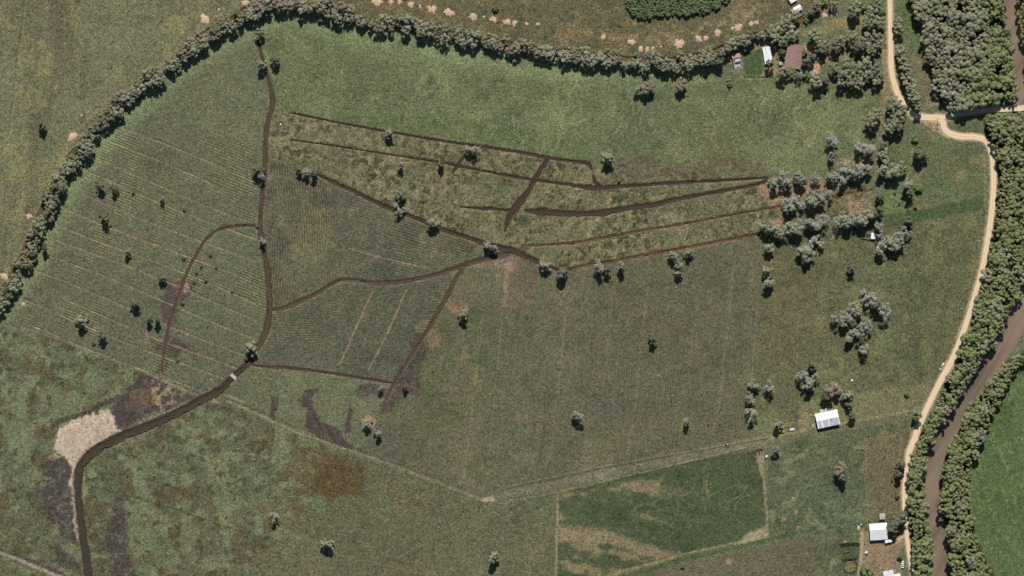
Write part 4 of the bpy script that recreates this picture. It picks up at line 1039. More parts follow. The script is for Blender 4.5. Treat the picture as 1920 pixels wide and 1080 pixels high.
# --- single and grouped trees: x, y, crown radius, kind, where
ONE = [
 (82,235,10,'dark','standing alone in the tan paddock outside the western creek bend'),
 (191,347,9,'dark','leftmost of three in a row in the western furrowed field'),
 (216,355,6,'dark','middle of three in a row in the western furrowed field'),
 (250,361,4,'bush','smallest, rightmost of three in a row in the western furrowed field'),
 (307,370,6,'silver','small pale-topped tree on a furrow right of the row of three'),
 (346,393,4,'bush','tiny one on the furrow below the pale-topped small tree'),
 (201,410,10,'dark','broad one with side shoots in the middle of the western furrowed field'),
 (187,404,3.5,'bush','tiny one touching the left of the broad western field tree'),
 (240,472,6,'pale','isolated in the lower western furrowed field'),
 (86,462,8,'dark','standing just inside the western creek belt edge'),
 (306,521,8,'dark','at the head of the mud strip in the western field'),
 (345,484,4,'bush','left of the narrow curved side drain'),
 (395,477,4,'bush','uppermost of the small shrubs east of the side drain'),
 (377,499,3.2,'bush','small shrub nearest the side drain'),
 (406,501,3.5,'bush','rightmost small shrub on the furrow east of the side drain'),
 (369,511,3.2,'bush','smallest shrub by the side drain above the mud'),
 (365,528,4.2,'bush','rounded shrub on the east edge of the mud strip'),
 (386,526,4,'bush','shrub beside the rounded one east of the mud strip'),
 (343,568,4,'bush','on the right edge of the purple mud strip'),
 (435,547,3,'bush','lonely speck between the mud strip and the main drain'),
 (155,600,12,'pale','largest in the southwestern corner of the furrowed field'),
 (194,631,8,'dark','rounded one below the largest southwestern field tree'),
 (176,643,4.5,'bush','little one left of the rounded southwestern tree'),
 (256,569,8,'dark','lobed one left of the mud strip'),
 (252,581,4.5,'bush','small lobe directly under the lobed tree left of the mud'),
 (282,598,7,'dark','left of a matching pair beside the mud strip'),
 (295,600,7,'dark','right of a matching pair beside the mud strip'),
 (333,676,4,'bush','shrub on the furrow right of the lower mud patch'),
 (488,60,9,'oak','at the top end of the main drain under the tree belt'),
 (491,121,9,'pale','straddling the top of the main drain'),
 (518,113,8,'dark','slanting one just right of the top of the main drain'),
 (484,321,10,'dark','dark half of the pair on the west bank of the main drain'),
 (491,330,8,'silver','pale half of the pair on the west bank of the main drain'),
 (482,424,4,'bush','where the curved side drain meets the main drain'),
 (494,451,8,'silver','frosty one standing in the middle of the main drain'),
 (471,652,12,'pale','large one where the main drain begins to bend southwest'),
 (462,672,4.5,'bush','small one under the large tree at the main drain bend'),
 (733,250,11,'pale','standing on the thin northern drain'),
 (929,16,7,'green','round ball in the paddock north of the creek belt'),
 (561,318,6,'dark','leftmost of three trees at the start of the diagonal drain'),
 (575,323,8,'pale','middle of three trees at the start of the diagonal drain'),
 (588,326,7,'dark','rightmost of three trees at the start of the diagonal drain'),
 (751,307,8,'silver','left of two small trees in the rough pasture'),
 (826,310,7,'dark','right of two small trees in the rough pasture'),
 (753,363,12,'oak','rounded one just north of the diagonal drain'),
 (748,392,11,'silver','pale one on the diagonal drain below the rounded tree'),
 (811,414,12,'pale','rounded pale one half way down the diagonal drain'),
 (880,281,9,'pale','left of the pair at the top of the forked drain'),
 (893,282,9,'silver','right of the pair at the top of the forked drain'),
 (911,460,8,'pale','left of two touching trees before the drain junction'),
 (925,463,8,'pale','right of two touching trees before the drain junction'),
 (1139,296,11,'pale','beside the eastern end of the thin northern drain'),
 (1160,339,4,'bush','small ball just above the second drain'),
 (1022,498,11,'pale','first tree southeast of the drain junction'),
 (1055,515,11,'dark','second tree southeast of the drain junction'),
 (1125,499,12,'silver','silver one on the orange southern drain'),
 (1139,504,7,'dark','dark one tucked right of the silver drain tree'),
 (1165,498,10,'pale','third along the orange southern drain'),
 (1263,478,11,'pale','upper left of four trees bunched on the orange drain'),
 (1276,495,11,'silver','middle of four trees bunched on the orange drain'),
 (1271,513,7,'pale','lowest of four trees bunched on the orange drain'),
 (1291,474,8,'pale','upper right of four trees bunched on the orange drain'),
 (1194,168,7,'pale','small one left of two brown round trees below the belt'),
 (1214,165,13,'brown','left of two round brown trees below the belt'),
 (1276,158,12,'brown','right of two round brown trees below the belt'),
 (1224,634,8,'dark','alone in the middle of the large drilled field'),
 (1085,778,12,'pale','alone in the lower left of the large drilled field'),
 (1413,722,9,'pale','top of three trees on the right edge of the drilled field'),
 (1408,747,11,'silver','middle of three trees on the right edge of the drilled field'),
 (1408,778,12,'silver','bottom of three trees on the right edge of the drilled field'),
 (1447,725,13,'silver','right of the three trees that edge the drilled field'),
 (1457,796,9,'pale','small one beside the lane near the orange trailer'),
 (1437,508,10,'pale','upper of two trees below the southern tree row'),
 (1437,528,11,'pale','lower of two trees below the southern tree row'),
 (1597,502,10,'dark','oval one standing alone below the tree rows'),
 (1515,470,17,'pale','biggest crown of the clump under the southern tree row'),
 (1530,455,13,'silver','upper right crown of the clump under the southern tree row'),
 (1501,472,12,'pale','left crown of the clump under the southern tree row'),
 (1509,486,10,'dark','lower crown of the clump under the southern tree row'),
 (1440,462,11,'pale','at the left foot of the southern tree row'),
 (870,589,11,'pale','alone on bare ground east of the southern drain'),
 (714,727,6,'silver','whitish little one in the mud at the drain crossing'),
 (761,724,6,'dark','little one east of the muddy drain crossing'),
 (690,794,9,'pale','on a bare patch south of the muddy crossing'),
 (710,812,7,'pale','beside and below the tree on the bare patch'),
 (515,970,9,'silver','ragged one in the wet southern paddock'),
 (615,1020,11,'pale','on the twin track in the southern paddock'),
 (923,1042,12,'pale','near the bottom edge in the southern paddock'),
 (1280,1063,4,'bush','shrub on the green strip along the bottom edge'),
 (1524,685,10,'dark','above the silver tree north of the striped shed'),
 (1503,702,12,'silver','left one of the trees north of the striped shed'),
 (1515,719,13,'pale','lower one of the trees northwest of the striped shed'),
 (1526,707,9,'silver','whitish bare one between the trees north of the striped shed'),
 (1560,731,17,'brown','largest directly above the striped shed'),
 (1545,742,10,'dark','dark lobe left of the largest tree above the striped shed'),
 (1586,740,10,'pale','right of the largest tree above the striped shed'),
 (1592,759,8,'dark','upper of two small trees right of the striped shed'),
 (1594,779,8,'dark','lower of two small trees right of the striped shed'),
 (1718,776,10,'oak','on the verge of the gravel road beside the shed drive'),
 (1700,740,5,'bush','round shrub on the mown strip right of the shed'),
 (1575,880,14,'brown','dead-looking one alone in the southeastern paddock'),
 (1577,897,9,'dark','dark lower crown against the dead-looking paddock tree'),
 (1453,842,8,'oak','beside the stockyard corner south of the lane'),
 (1689,871,8,'dark','upper of two trees hugging the gravel road'),
 (1683,888,9,'dark','lower of two trees hugging the gravel road'),
 (1682,931,5,'bush','small square one left of the lower gravel road'),
 (1678,980,15,'dark','main crown of the big tree beside the farm shed'),
 (1691,972,13,'dark','right crown of the big tree beside the farm shed'),
 (1672,990,11,'dark','lower crown of the big tree beside the farm shed'),
 (1687,1045,6,'bush','clipped round one beside the parked white utility'),
 (1625,1070,13,'green','rounded one at the bottom edge left of the farmhouse'),
 (1828,852,9,'oak','on the outer edge of the eastern river trees'),
 (1722,290,13,'dark','round one alone in the lush northeastern paddock'),
 (1697,345,12,'pale','left of the bright bush in the lush paddock'),
 (1702,362,9,'dark','below and left of the bright bush in the lush paddock'),
 (1721,352,9,'green','bright one in the lush northeastern paddock'),
 (1706,371,6,'green','small low one under the bright bush'),
 (1715,258,9,'green','at the corner of the lush paddock near the road junction'),
 (1677,362,3,'bush','tiny speck left in the lush northeastern paddock'),
 (1686,382,3,'bush','tiny speck near the dark strip of the lush paddock'),
 (1716,388,4.5,'green','low one on the upper edge of the dark strip'),
 (1368,159,6,'green','round one beside the small timber trailer'),
 (1442,118,8.5,'brown','round russet one at the foot of the white shed'),
]
ADJ = {'oak': 'grey-olive', 'pale': 'pale grey-green', 'silver': 'silvery grey', 'dark': 'dark olive', 'brown': 'brownish', 'green': 'bright green', 'bush': 'dark green', 'river': 'leafy green', 'wood': 'olive'}
for (x, y, r, k, where) in ONE:
    nm = 'shrub' if k in ('green', 'bush') else 'tree'
    tree(x, y, r, k, f'{ADJ[k]} {nm}, {where}', name=nm, cat=nm)

ORD = ['first', 'second', 'third', 'fourth', 'fifth', 'sixth', 'seventh', 'eighth', 'ninth', 'tenth', 'eleventh', 'twelfth', 'thirteenth', 'fourteenth', 'fifteenth', 'sixteenth']
def row(pts, what, group, by=0):
    pts = sorted(pts, key=lambda p: p[by])
    side = 'left' if by == 0 else 'top'
    for i, (x, y, r, k) in enumerate(pts):
        tree(x, y, r, k, f'{ADJ[k]} tree, {ORD[i]} from the {side} {what}', group)
row([(1451,345,12,'pale'),(1466,334,12,'silver'),(1476,344,10,'pale'),(1500,332,13,'pale'),(1502,343,10,'dark'),(1526,336,11,'silver'),(1555,333,9,'pale'),(1575,334,15,'silver'),(1583,322,12,'pale'),(1597,326,11,'pale'),(1613,322,14,'silver'),(1627,319,10,'pale')],
    'in the northern row of the grey plantation', 'grey trees in the northern plantation row')
row([(1472,384,13,'silver'),(1480,391,10,'pale'),(1493,381,13,'silver'),(1521,378,14,'pale'),(1533,368,12,'silver'),(1541,374,11,'pale'),(1554,366,9,'silver')],
    'in the middle row of the grey plantation', 'grey trees in the middle plantation row')
row([(1434,428,11,'pale'),(1449,427,12,'silver'),(1461,434,12,'pale'),(1475,428,13,'silver'),(1489,434,12,'pale'),(1502,426,13,'silver'),(1517,419,12,'pale'),(1529,424,12,'pale'),(1541,414,12,'silver'),(1576,413,13,'silver'),(1588,418,12,'pale'),(1601,410,13,'silver'),(1614,414,13,'pale'),(1628,406,12,'pale'),(1638,400,9,'dark')],
    'in the southern row of the grey plantation', 'grey trees in the southern plantation row')
row([(1560,262,14,'silver'),(1555,288,8,'silver'),(1557,302,6,'silver')], 'in the short column north of the plantation', 'silver trees north of the plantation', 1)
row([(1611,283,13,'silver'),(1627,278,14,'silver')], 'of the frosty pair north of the plantation', 'frosty pair north of the plantation')
row([(1654,274,10,'dark'),(1658,288,12,'pale'),(1656,303,11,'pale'),(1650,318,11,'pale'),(1663,325,12,'pale'),(1677,322,14,'pale'),(1689,314,11,'oak'),(1647,370,7,'dark'),(1648,394,8,'dark')],
    'along the boundary just east of the plantation', 'trees on the boundary east of the plantation', 1)
row([(1645,428,10,'silver'),(1650,440,9,'silver'),(1648,472,9,'pale'),(1657,463,13,'silver'),(1668,456,13,'pale'),(1677,462,12,'pale'),(1683,447,13,'silver'),(1690,455,11,'pale'),(1697,434,11,'silver'),(1700,416,10,'dark')],
    'in the crescent around the little white hut', 'trees in the crescent by the little hut')
row([(1622,556,13,'silver'),(1633,563,14,'silver'),(1643,572,11,'dark'),(1655,583,14,'silver'),(1600,577,12,'silver'),(1608,588,10,'pale'),(1567,597,11,'silver'),(1578,601,12,'pale'),(1588,593,13,'silver'),(1596,604,10,'dark'),(1622,610,12,'silver'),(1605,622,13,'silver'),(1588,633,11,'pale'),(1614,638,8,'dark'),(1621,660,14,'silver')],
    'in the loose grove of the eastern paddock', 'silver grove in the eastern paddock')
# homestead grove
HOME = [(1452,58,14,'wood'),(1475,40,13,'wood'),(1490,32,11,'wood'),(1485,62,13,'oak'),(1470,75,12,'wood'),(1450,73,12,'wood'),(1464,52,12,'oak'),(1442,62,10,'wood'),(1520,22,9,'dark'),(1512,30,7,'green'),(1530,10,10,'wood'),(1546,6,9,'green'),(1562,8,9,'wood'),(1511,40,7,'green'),
  (1525,68,13,'wood'),(1541,92,11,'dark'),(1538,80,10,'oak'),(1563,86,12,'dark'),(1574,76,11,'wood'),(1566,98,7,'dark'),(1600,20,12,'oak'),(1603,8,10,'oak'),(1599,32,9,'dark'),(1634,24,14,'wood'),(1645,42,13,'wood'),(1641,8,12,'wood'),(1629,44,12,'wood'),(1650,22,10,'green'),(1620,12,10,'green'),
  (1595,70,13,'wood'),(1610,88,13,'dark'),(1625,74,12,'wood'),(1641,68,12,'wood'),(1635,93,12,'wood'),(1645,84,10,'oak'),(1467,137,12,'brown'),(1481,137,12,'green'),(1495,141,8,'silver'),(1466,99,7,'dark'),(1508,101,7,'green'),(1512,115,8,'dark'),(1521,109,6,'dark'),
  (1512,142,10,'green'),(1530,154,12,'wood'),(1543,150,11,'dark'),(1562,128,11,'wood'),(1575,140,10,'wood'),(1590,120,13,'wood'),(1585,142,13,'wood'),(1605,134,14,'wood'),(1620,119,14,'wood'),(1625,141,13,'wood'),(1640,128,12,'wood'),(1641,150,11,'oak'),(1610,156,13,'oak'),(1592,157,10,'oak'),(1575,157,9,'oak'),(1650,142,8,'wood'),
  (1632,226,15,'wood'),(1640,214,12,'wood'),(1677,194,13,'wood'),(1670,206,12,'dark'),(1690,207,10,'wood'),(1670,226,13,'wood'),(1679,239,12,'dark'),(1664,242,11,'wood'),(1684,222,11,'wood')]
for (x, y, r, k) in HOME:
    nm = 'shrub' if k == 'green' else 'tree'
    zone = 'in the grove on the creek north of the brown house' if y < 80 and x < 1500 else 'in the garden around the brown house' if x < 1555 else 'in the grove below the homestead clearing' if y > 105 and y < 170 else 'at the verge where the gravel road bends to the junction' if y > 170 else 'in the roadside grove at the homestead clearing'
    tree(x, y, r, k, f'{ADJ[k]} {nm} {zone}', 'homestead trees: ' + zone + ' ' + k, name=nm, cat=nm)
for (x, y, r) in ((1683,42,10),(1684,58,9),(1687,96,11),(1691,112,12),(1695,128,12),(1698,144,11),(1704,158,12),(1708,172,11),(1713,186,12),(1719,199,11),(1693,102,9),(1702,135,8)):
    tree(x, y, r, TR.choice(('wood', 'wood', 'oak')), 'grey-olive tree in the strip right of the gravel road by the brown clearing', 'trees in the strip right of the gravel road')

# --- tree belts along the creek
def zone_of(zones, x, y):
    for (x0, x1, y0, y1, where) in zones:
        if x0 <= x < x1 and y0 <= y < y1: return where
    return zones[-1][4]
BIG = 9999
Z_WEST = [(-BIG, BIG, 530, BIG, 'in the creek belt where it leaves the left edge'), (-BIG, BIG, 440, 530, 'in the creek belt beside the long open creek water'),
  (-BIG, BIG, 370, 440, 'in the creek belt level with the round pink soil heap'), (-BIG, BIG, 290, 370, 'in the creek belt where a short creek reach shows'),
  (-BIG, BIG, 225, 290, 'in the creek belt beside the wide tan soil heap'), (-BIG, BIG, 150, 225, 'in the creek belt along the upper western field corner'),
  (-BIG, BIG, 85, 150, 'in the straight upper left stretch of the creek belt'), (-BIG, 450, -BIG, 85, 'in the creek belt below the largest tan soil heap'),
  (450, BIG, -BIG, BIG, 'in the creek belt around the top bend above the main drain')]
Z_NORTH = [(-BIG, 660, -BIG, BIG, 'in the creek belt just right of its top bend'), (660, 760, -BIG, BIG, 'in the creek belt below the first soil heaps'), (760, 860, -BIG, BIG, 'in the creek belt left of the bare white tree'),
  (860, 960, -BIG, BIG, 'in the creek belt right of the first bare white tree'), (960, 1060, -BIG, BIG, 'in the middle stretch of the northern creek belt'), (1060, 1150, -BIG, BIG, 'in the creek belt left of the two brown round trees'),
  (1150, 1230, -BIG, BIG, 'in the creek belt above the left brown round tree'), (1230, 1300, -BIG, BIG, 'in the creek belt above the right brown round tree'), (1300, BIG, -BIG, BIG, 'in the creek belt left of the derelict shed')]
Z_WOOD = [(-BIG, 1770, -BIG, 60, 'in the upper left of the dense corner wood'), (1770, 1830, -BIG, 60, 'in the upper middle of the dense corner wood'), (1830, BIG, -BIG, 60, 'on the upper river side of the dense corner wood'),
  (-BIG, 1800, 60, 140, 'in the corner wood beside the brown clearing'), (1800, 1850, 60, 140, 'in the middle of the dense corner wood'), (1850, BIG, 60, 140, 'on the river side of the dense corner wood'),
  (-BIG, 1820, 140, BIG, 'in the corner wood above the road junction'), (1820, BIG, 140, BIG, 'in the corner wood above the bridge approach')]
Z_RW = [(-BIG, BIG, -BIG, 290, 'in the riverside strip just below the bridge'), (-BIG, BIG, 290, 370, 'in the riverside strip beside the top of the long road straight'), (-BIG, BIG, 370, 450, 'in the riverside strip level with the fenced dark strip'),
  (-BIG, BIG, 450, 540, 'in the riverside strip where the river comes into view'), (-BIG, BIG, 540, 630, 'in the riverside strip beside the power pole'), (-BIG, BIG, 630, 720, 'in the riverside strip across from the roadside boxes'),
  (-BIG, BIG, 720, 800, 'in the riverside strip across from the shed drive'), (-BIG, BIG, 800, 900, 'in the narrow riverside strip below the shed drive'), (-BIG, BIG, 900, 990, 'in the narrow riverside strip above the farmyard'), (-BIG, BIG, 990, BIG, 'in the riverside strip beside the farmyard')]
Z_RE = [(-BIG, BIG, -BIG, 740, 'at the narrow upper end of the eastern bank strip'), (-BIG, BIG, 740, 820, 'in the eastern bank strip above the river bend'), (-BIG, BIG, 820, 900, 'in the eastern bank strip on the river bend'),
  (-BIG, BIG, 900, 980, 'in the widest part of the eastern bank strip'), (-BIG, BIG, 980, BIG, 'in the eastern bank strip near the bottom edge')]
Z_FAR = [(-BIG, BIG, -BIG, BIG, 'on the far bank in the upper right corner')]
Z_CROP = [(-BIG, 1215, -BIG, BIG, 'at the left end of the plantation block'), (1215, 1265, -BIG, BIG, 'left of the middle of the plantation block'), (1265, 1315, -BIG, BIG, 'right of the middle of the plantation block'), (1315, BIG, -BIG, BIG, 'at the right end of the plantation block')]
ADJ['crop'] = 'dark green round-topped'
def belt(path, offs, step, r0, r1, kinds, label, group):
    q = smooth_poly(path, 1.0)
    t = np.gradient(q[:, :2], axis=0); t /= np.linalg.norm(t, axis=1)[:, None]
    nr = np.stack([-t[:, 1], t[:, 0]], 1)        # to the right hand (inner side, y down)
    seg = np.concatenate([[0], np.cumsum(np.hypot(*np.diff(q[:, :2], axis=0).T))])
    for oi, (o, skip) in enumerate(offs):
        s = TR.uniform(0, step)
        while s < seg[-1]:
            i = int(np.searchsorted(seg, s)); i = min(i, len(q) - 1)
            if TR.random() > skip:
                x = q[i, 0] + nr[i, 0] * (o + TR.uniform(-3, 3)); y = q[i, 1] + nr[i, 1] * (o + TR.uniform(-3, 3))
                if -40 < x < 1960 and -30 < y < 1110:
                    k = TR.choice(kinds)
                    tree(x, y, TR.uniform(r0, r1), k, f'{ADJ[k]} tree {zone_of(label, x, y)}', group, name='creek_tree')
            s += step * TR.uniform(0.8, 1.25)
NWB = [(-20,590),(5,562),(24,532),(42,500),(55,470),(67,445),(85,410),(100,370),(120,332),(142,303),(165,270),(178,250),(200,222),(240,185),(287,146),(330,116),(362,88),(405,60),(430,48),(465,26),(505,10),(542,7),(578,7)]
NB = [(585,6),(625,24),(655,35),(692,46),(730,49),(767,53),(805,62),(842,68),(892,78),(942,86),(985,95),(1035,101),(1080,107),(1122,109),(1172,116),(1222,121),(1272,119),(1310,112),(1340,107)]
belt(NWB, [(-9, 0.34), (-1, 0.08), (8, 0.12)], 12.5, 5.0, 12.5, ('oak', 'oak', 'oak', 'oak', 'dark', 'pale', 'brown', 'oak'), Z_WEST, 'trees of the western creek belt')
belt(NB, [(-13, 0.35), (-4, 0.08), (5, 0.1)], 13.5, 5.5, 12.5, ('oak', 'oak', 'oak', 'oak', 'oak', 'brown', 'pale'), Z_NORTH, 'trees of the northern creek belt')
row([(1352,104,12,'dark'),(1372,84,11,'oak'),(1362,93,10,'oak'),(1385,78,11,'oak'),(1398,76,12,'oak'),(1408,70,10,'dark'),(1349,117,10,'dark'),(1425,68,9,'oak')], 'in the dark clump behind the derelict shed', 'trees behind the derelict shed')

# --- woods filling an area
def fill(poly, dmin, r0, r1, kinds, label, group, cap=300, seed=1, name='tree'):
    rr = random.Random(seed); pts = []
    xs = [p[0] for p in poly]; ys = [p[1] for p in poly]
    x0, x1, y0, y1 = max(min(xs), -20), min(max(xs), 1945), max(min(ys), -25), min(max(ys), 1105)
    cell = {}
    for _ in range(26000):
        x, y = rr.uniform(x0, x1), rr.uniform(y0, y1)
        if not inside(poly, np.array([x]), np.array([y]))[0]: continue
        gx, gy = int(x // dmin), int(y // dmin)
        if any((x - a) ** 2 + (y - c) ** 2 < dmin * dmin for i in (-1, 0, 1) for j in (-1, 0, 1) for (a, c) in cell.get((gx + i, gy + j), ())): continue
        cell.setdefault((gx, gy), []).append((x, y)); pts.append((x, y))
    pts = pts[:cap]
    for (x, y) in pts:
        k = kinds(x, y, rr) if callable(kinds) else rr.choice(kinds)
        nm = 'tree' if k != 'crop' else 'shrub'
        tree(x, y, rr.uniform(r0, r1), k, f'{ADJ[k]} {nm} {zone_of(label, x, y)}', group, name=name, cat=nm)
    return len(pts)
nf = fill(A_FOR, 13.5, 9.0, 17.5, lambda x, y, r: 'river' if x > 1850 or (x > 1815 and y > 110 and r.random() < 0.7) else r.choice(('wood', 'wood', 'wood', 'oak')),
     Z_WOOD, 'trees of the wood in the upper right corner', 300, 3, 'woodland_tree')
EDGE_W = [(1852,222),(1903,217),(1930,240),(1935,470),(1912,545),(1886,600),(1848,655),(1792,738),(1756,800),(1738,834),(1731,880),(1727,945),(1735,975),(1743,1030),(1745,1100),(1722,1100),(1713,1040),(1709,1005),(1706,960),(1708,905),(1714,858),(1728,818),(1763,750),(1778,712),(1798,672),(1832,575),(1855,490),(1868,410),(1875,330),(1868,290),(1852,262)]
EDGE_E = [(1935,645),(1908,668),(1888,682),(1865,712),(1836,745),(1806,795),(1783,838),(1769,870),(1767,910),(1767,958),(1779,985),(1784,1040),(1792,1100),(1862,1100),(1842,1045),(1826,1005),(1816,965),(1813,930),(1812,890),(1822,850),(1837,815),(1852,790),(1872,748),(1892,705),(1915,672)]
nw = fill(EDGE_W, 11.2, 7.0, 14.5, ('river', 'river', 'river', 'river', 'wood'), Z_RW, 'trees on the western river bank', 300, 4, 'riverbank_tree')
ne = fill(EDGE_E, 11.0, 7, 14, ('river', 'river', 'river', 'wood'), Z_RE, 'trees on the eastern river bank', 300, 5, 'riverbank_tree')
fill([(1908,-30),(1945,-30),(1945,190),(1935,190),(1925,100),(1916,60)], 11, 8, 11, ('river',), Z_FAR, 'trees on the far bank', 40, 6, 'riverbank_tree')
CROP = [(1172,-20),(1370,-20),(1366,2),(1340,14),(1318,24),(1290,27),(1240,31),(1205,33),(1186,27),(1176,12)]
nc = fill(CROP, 6.2, 5.2, 6.8, ('crop',), Z_CROP, 'shrubs of the plantation block', 300, 8, 'plantation_shrub')
print('wood', nf, 'west bank', nw, 'east bank', ne, 'plantation', nc)

# --- dead trees: bare limbs
def dead_tree(x, y, h, label, lean=(0, 0), seed=0):
    r = random.Random(seed)
    t = thing('dead_tree', x, y, 0, label, 'dead tree')
    b = MB(); top = (lean[0], lean[1], h)
    b.tube([(0, 0, -0.5), (lean[0] * 0.3, lean[1] * 0.3, h * 0.4), top], [0.3, 0.24, 0.08], 6)
    b.build('trunk', M_DEAD, t)
    for k in range(8):
        f = r.uniform(0.45, 0.95); a = r.uniform(0, 6.28); l = r.uniform(1.2, 3.2) * h / 9
        p0 = (lean[0] * f, lean[1] * f, h * f); p1 = (p0[0] + l * 0.6 * math.cos(a), p0[1] + l * 0.6 * math.sin(a), p0[2] + l * 0.35); p2 = (p0[0] + l * math.cos(a + 0.3), p0[1] + l * math.sin(a + 0.3), p0[2] + l * 0.7)
        MB().tube([p0, p1, p2], [0.13, 0.09, 0.04], 5).build('branch', M_DEAD, t)
dead_tree(863, 52, 9, 'bare white dead tree rising above the northern creek belt', (0.3, 3.0), 1)
dead_tree(1212, 112, 9, 'bare white dead tree by the gap in the northern creek belt', (0.2, 1.0), 2)
dead_tree(212, 346, 8, 'fallen-looking bare pole leaning out of the middle western field tree', (-2.5, 3.5), 3)
dead_tree(1286, 792, 9, 'bare dead tree leaning over a dark crown in the lower drilled field', (-1.2, 4.0), 4)
tree(1287, 795, 6, 'dark', 'small dark crown under the leaning bare dead tree in the drilled field')

# --- spoil heaps
def heap(x, y, r, sx, rot, label, group, mat=M_SPOIL, h=0.9, seed=0):
    rg = random.Random(seed); n = 22; V = []; F = []
    prof = [(1.0, -0.25), (0.92, 0.12), (0.7, 0.45), (0.42, 0.8), (0.15, 0.95)]
    jit = [rg.uniform(0.45, 1.4) for _ in range(n)]
    for (f, z) in prof:
        for j in range(n):
            a = 6.2832 * j / n; k = 0.7 * jit[j] + 0.3 * (jit[j - 1] + jit[(j + 1) % n]) / 2 * (1.0 if f > 0.8 else 1.1)
            V.append((r * S * f * k * sx * math.cos(a), r * S * f * k * math.sin(a), h * 0.6 * (z + rg.uniform(-0.3, 0.3) * (z > 0))))
    V.append((0, 0, h * 0.6))
    for i in range(len(prof) - 1):
        for j in range(n): F.append((i * n + j, i * n + (j + 1) % n, (i + 1) * n + (j + 1) % n, (i + 1) * n + j))
    F += [((len(prof) - 1) * n + j, (len(prof) - 1) * n + (j + 1) % n, len(V) - 1) for j in range(n)]
    o = MB().add(V, F, 0, True).build('spoil_heap', mat, None, P(x, y, H(x, y)))
    o.rotation_euler = (0, 0, math.radians(rot))
    tag(o, label, 'dirt heap', group)
HEAPS = [(706,2,7,1.6),(733,4,5,1.1),(750,4,4.5,1.1),(771,8,7,1),(788,12,4,1),(809,18,8,1.1),(842,23,8,1.4),(887,30,8,1.3),(907,32,3,1.2),(924,36,7,1.1),(951,41,6,1.4),(964,43,6,1),(988,45,4,1),(1008,45,4,1),
 (1131,70,5,1.1),(1184,79,5,1.7),(1201,91,6,1),(1213,92,5,1),(1224,90,4,1),(1239,88,3,1),(1273,83,9,1.05),(1309,73,7,1),(1324,71,5,1),(1345,61,8,1),(1374,53,4,1),(1384,51,7,1.2),(1409,44,5,1.1),(1418,42,4,1.3)]
for i, (x, y, r, sx) in enumerate(HEAPS):
    sz = 'large' if r > 6.5 else 'small' if r < 4.5 else 'mid-sized'
    lab = f'{sz} tan soil heap, {ORD[i]} from the left above the northern creek belt' if i < 14 else f'{sz} tan soil heap, {ORD[i - 14]} from the left below the plantation block'
    heap(x, y, r, sx, -12 if x < 1100 else 15, lab, 'soil heaps north of the creek', M_SPOIL, 0.7, i)
heap(384, 37, 10, 1.0, 0, 'largest tan soil heap, outside the upper left creek belt', 'soil heaps outside the western creek', M_SPOIL, 1.2, 60)
heap(136, 256, 8, 1.3, 30, 'tan soil heap outside the creek belt below the lone dark tree', 'soil heaps outside the western creek', M_SPOIL, 0.9, 61)
heap(54, 406, 6.5, 1, 0, 'round tan soil heap beside the open creek water', 'soil heaps outside the western creek', M_PINKSPOIL, 0.8, 62)
heap(7, 517, 7.5, 1, 0, 'round tan soil heap at the left edge of the picture', 'soil heaps outside the western creek', M_SPOIL, 0.8, 63)
heap(153, 217, 2.5, 1, 0, 'very small soil heap just below the lone dark tree', 'soil heaps outside the western creek', M_SPOIL, 0.4, 64)
heap(411, 18, 3, 1, 0, 'small pale soil heap at the upper bend of the creek', 'soil heaps outside the western creek', M_SPOIL, 0.4, 65)
heap(460, 5, 6, 1.4, 30, 'pale soil heap where the creek leaves the top edge', 'soil heaps outside the western creek', M_SPOIL, 0.6, 66)
heap(43, 571, 4.5, 1, 0, 'pale stump-like soil mound inside the lower western belt', 'soil heaps outside the western creek', M_PINKSPOIL, 0.6, 67)
heap(1546, 30, 6.5, 1.05, 0, 'left pink dirt pile of the pair in the homestead clearing', 'pink dirt piles', M_PINKSPOIL, 1.6, 70)
heap(1564, 26, 7, 1.1, 20, 'right pink dirt pile of the pair in the homestead clearing', 'pink dirt piles', M_PINKSPOIL, 1.6, 71)

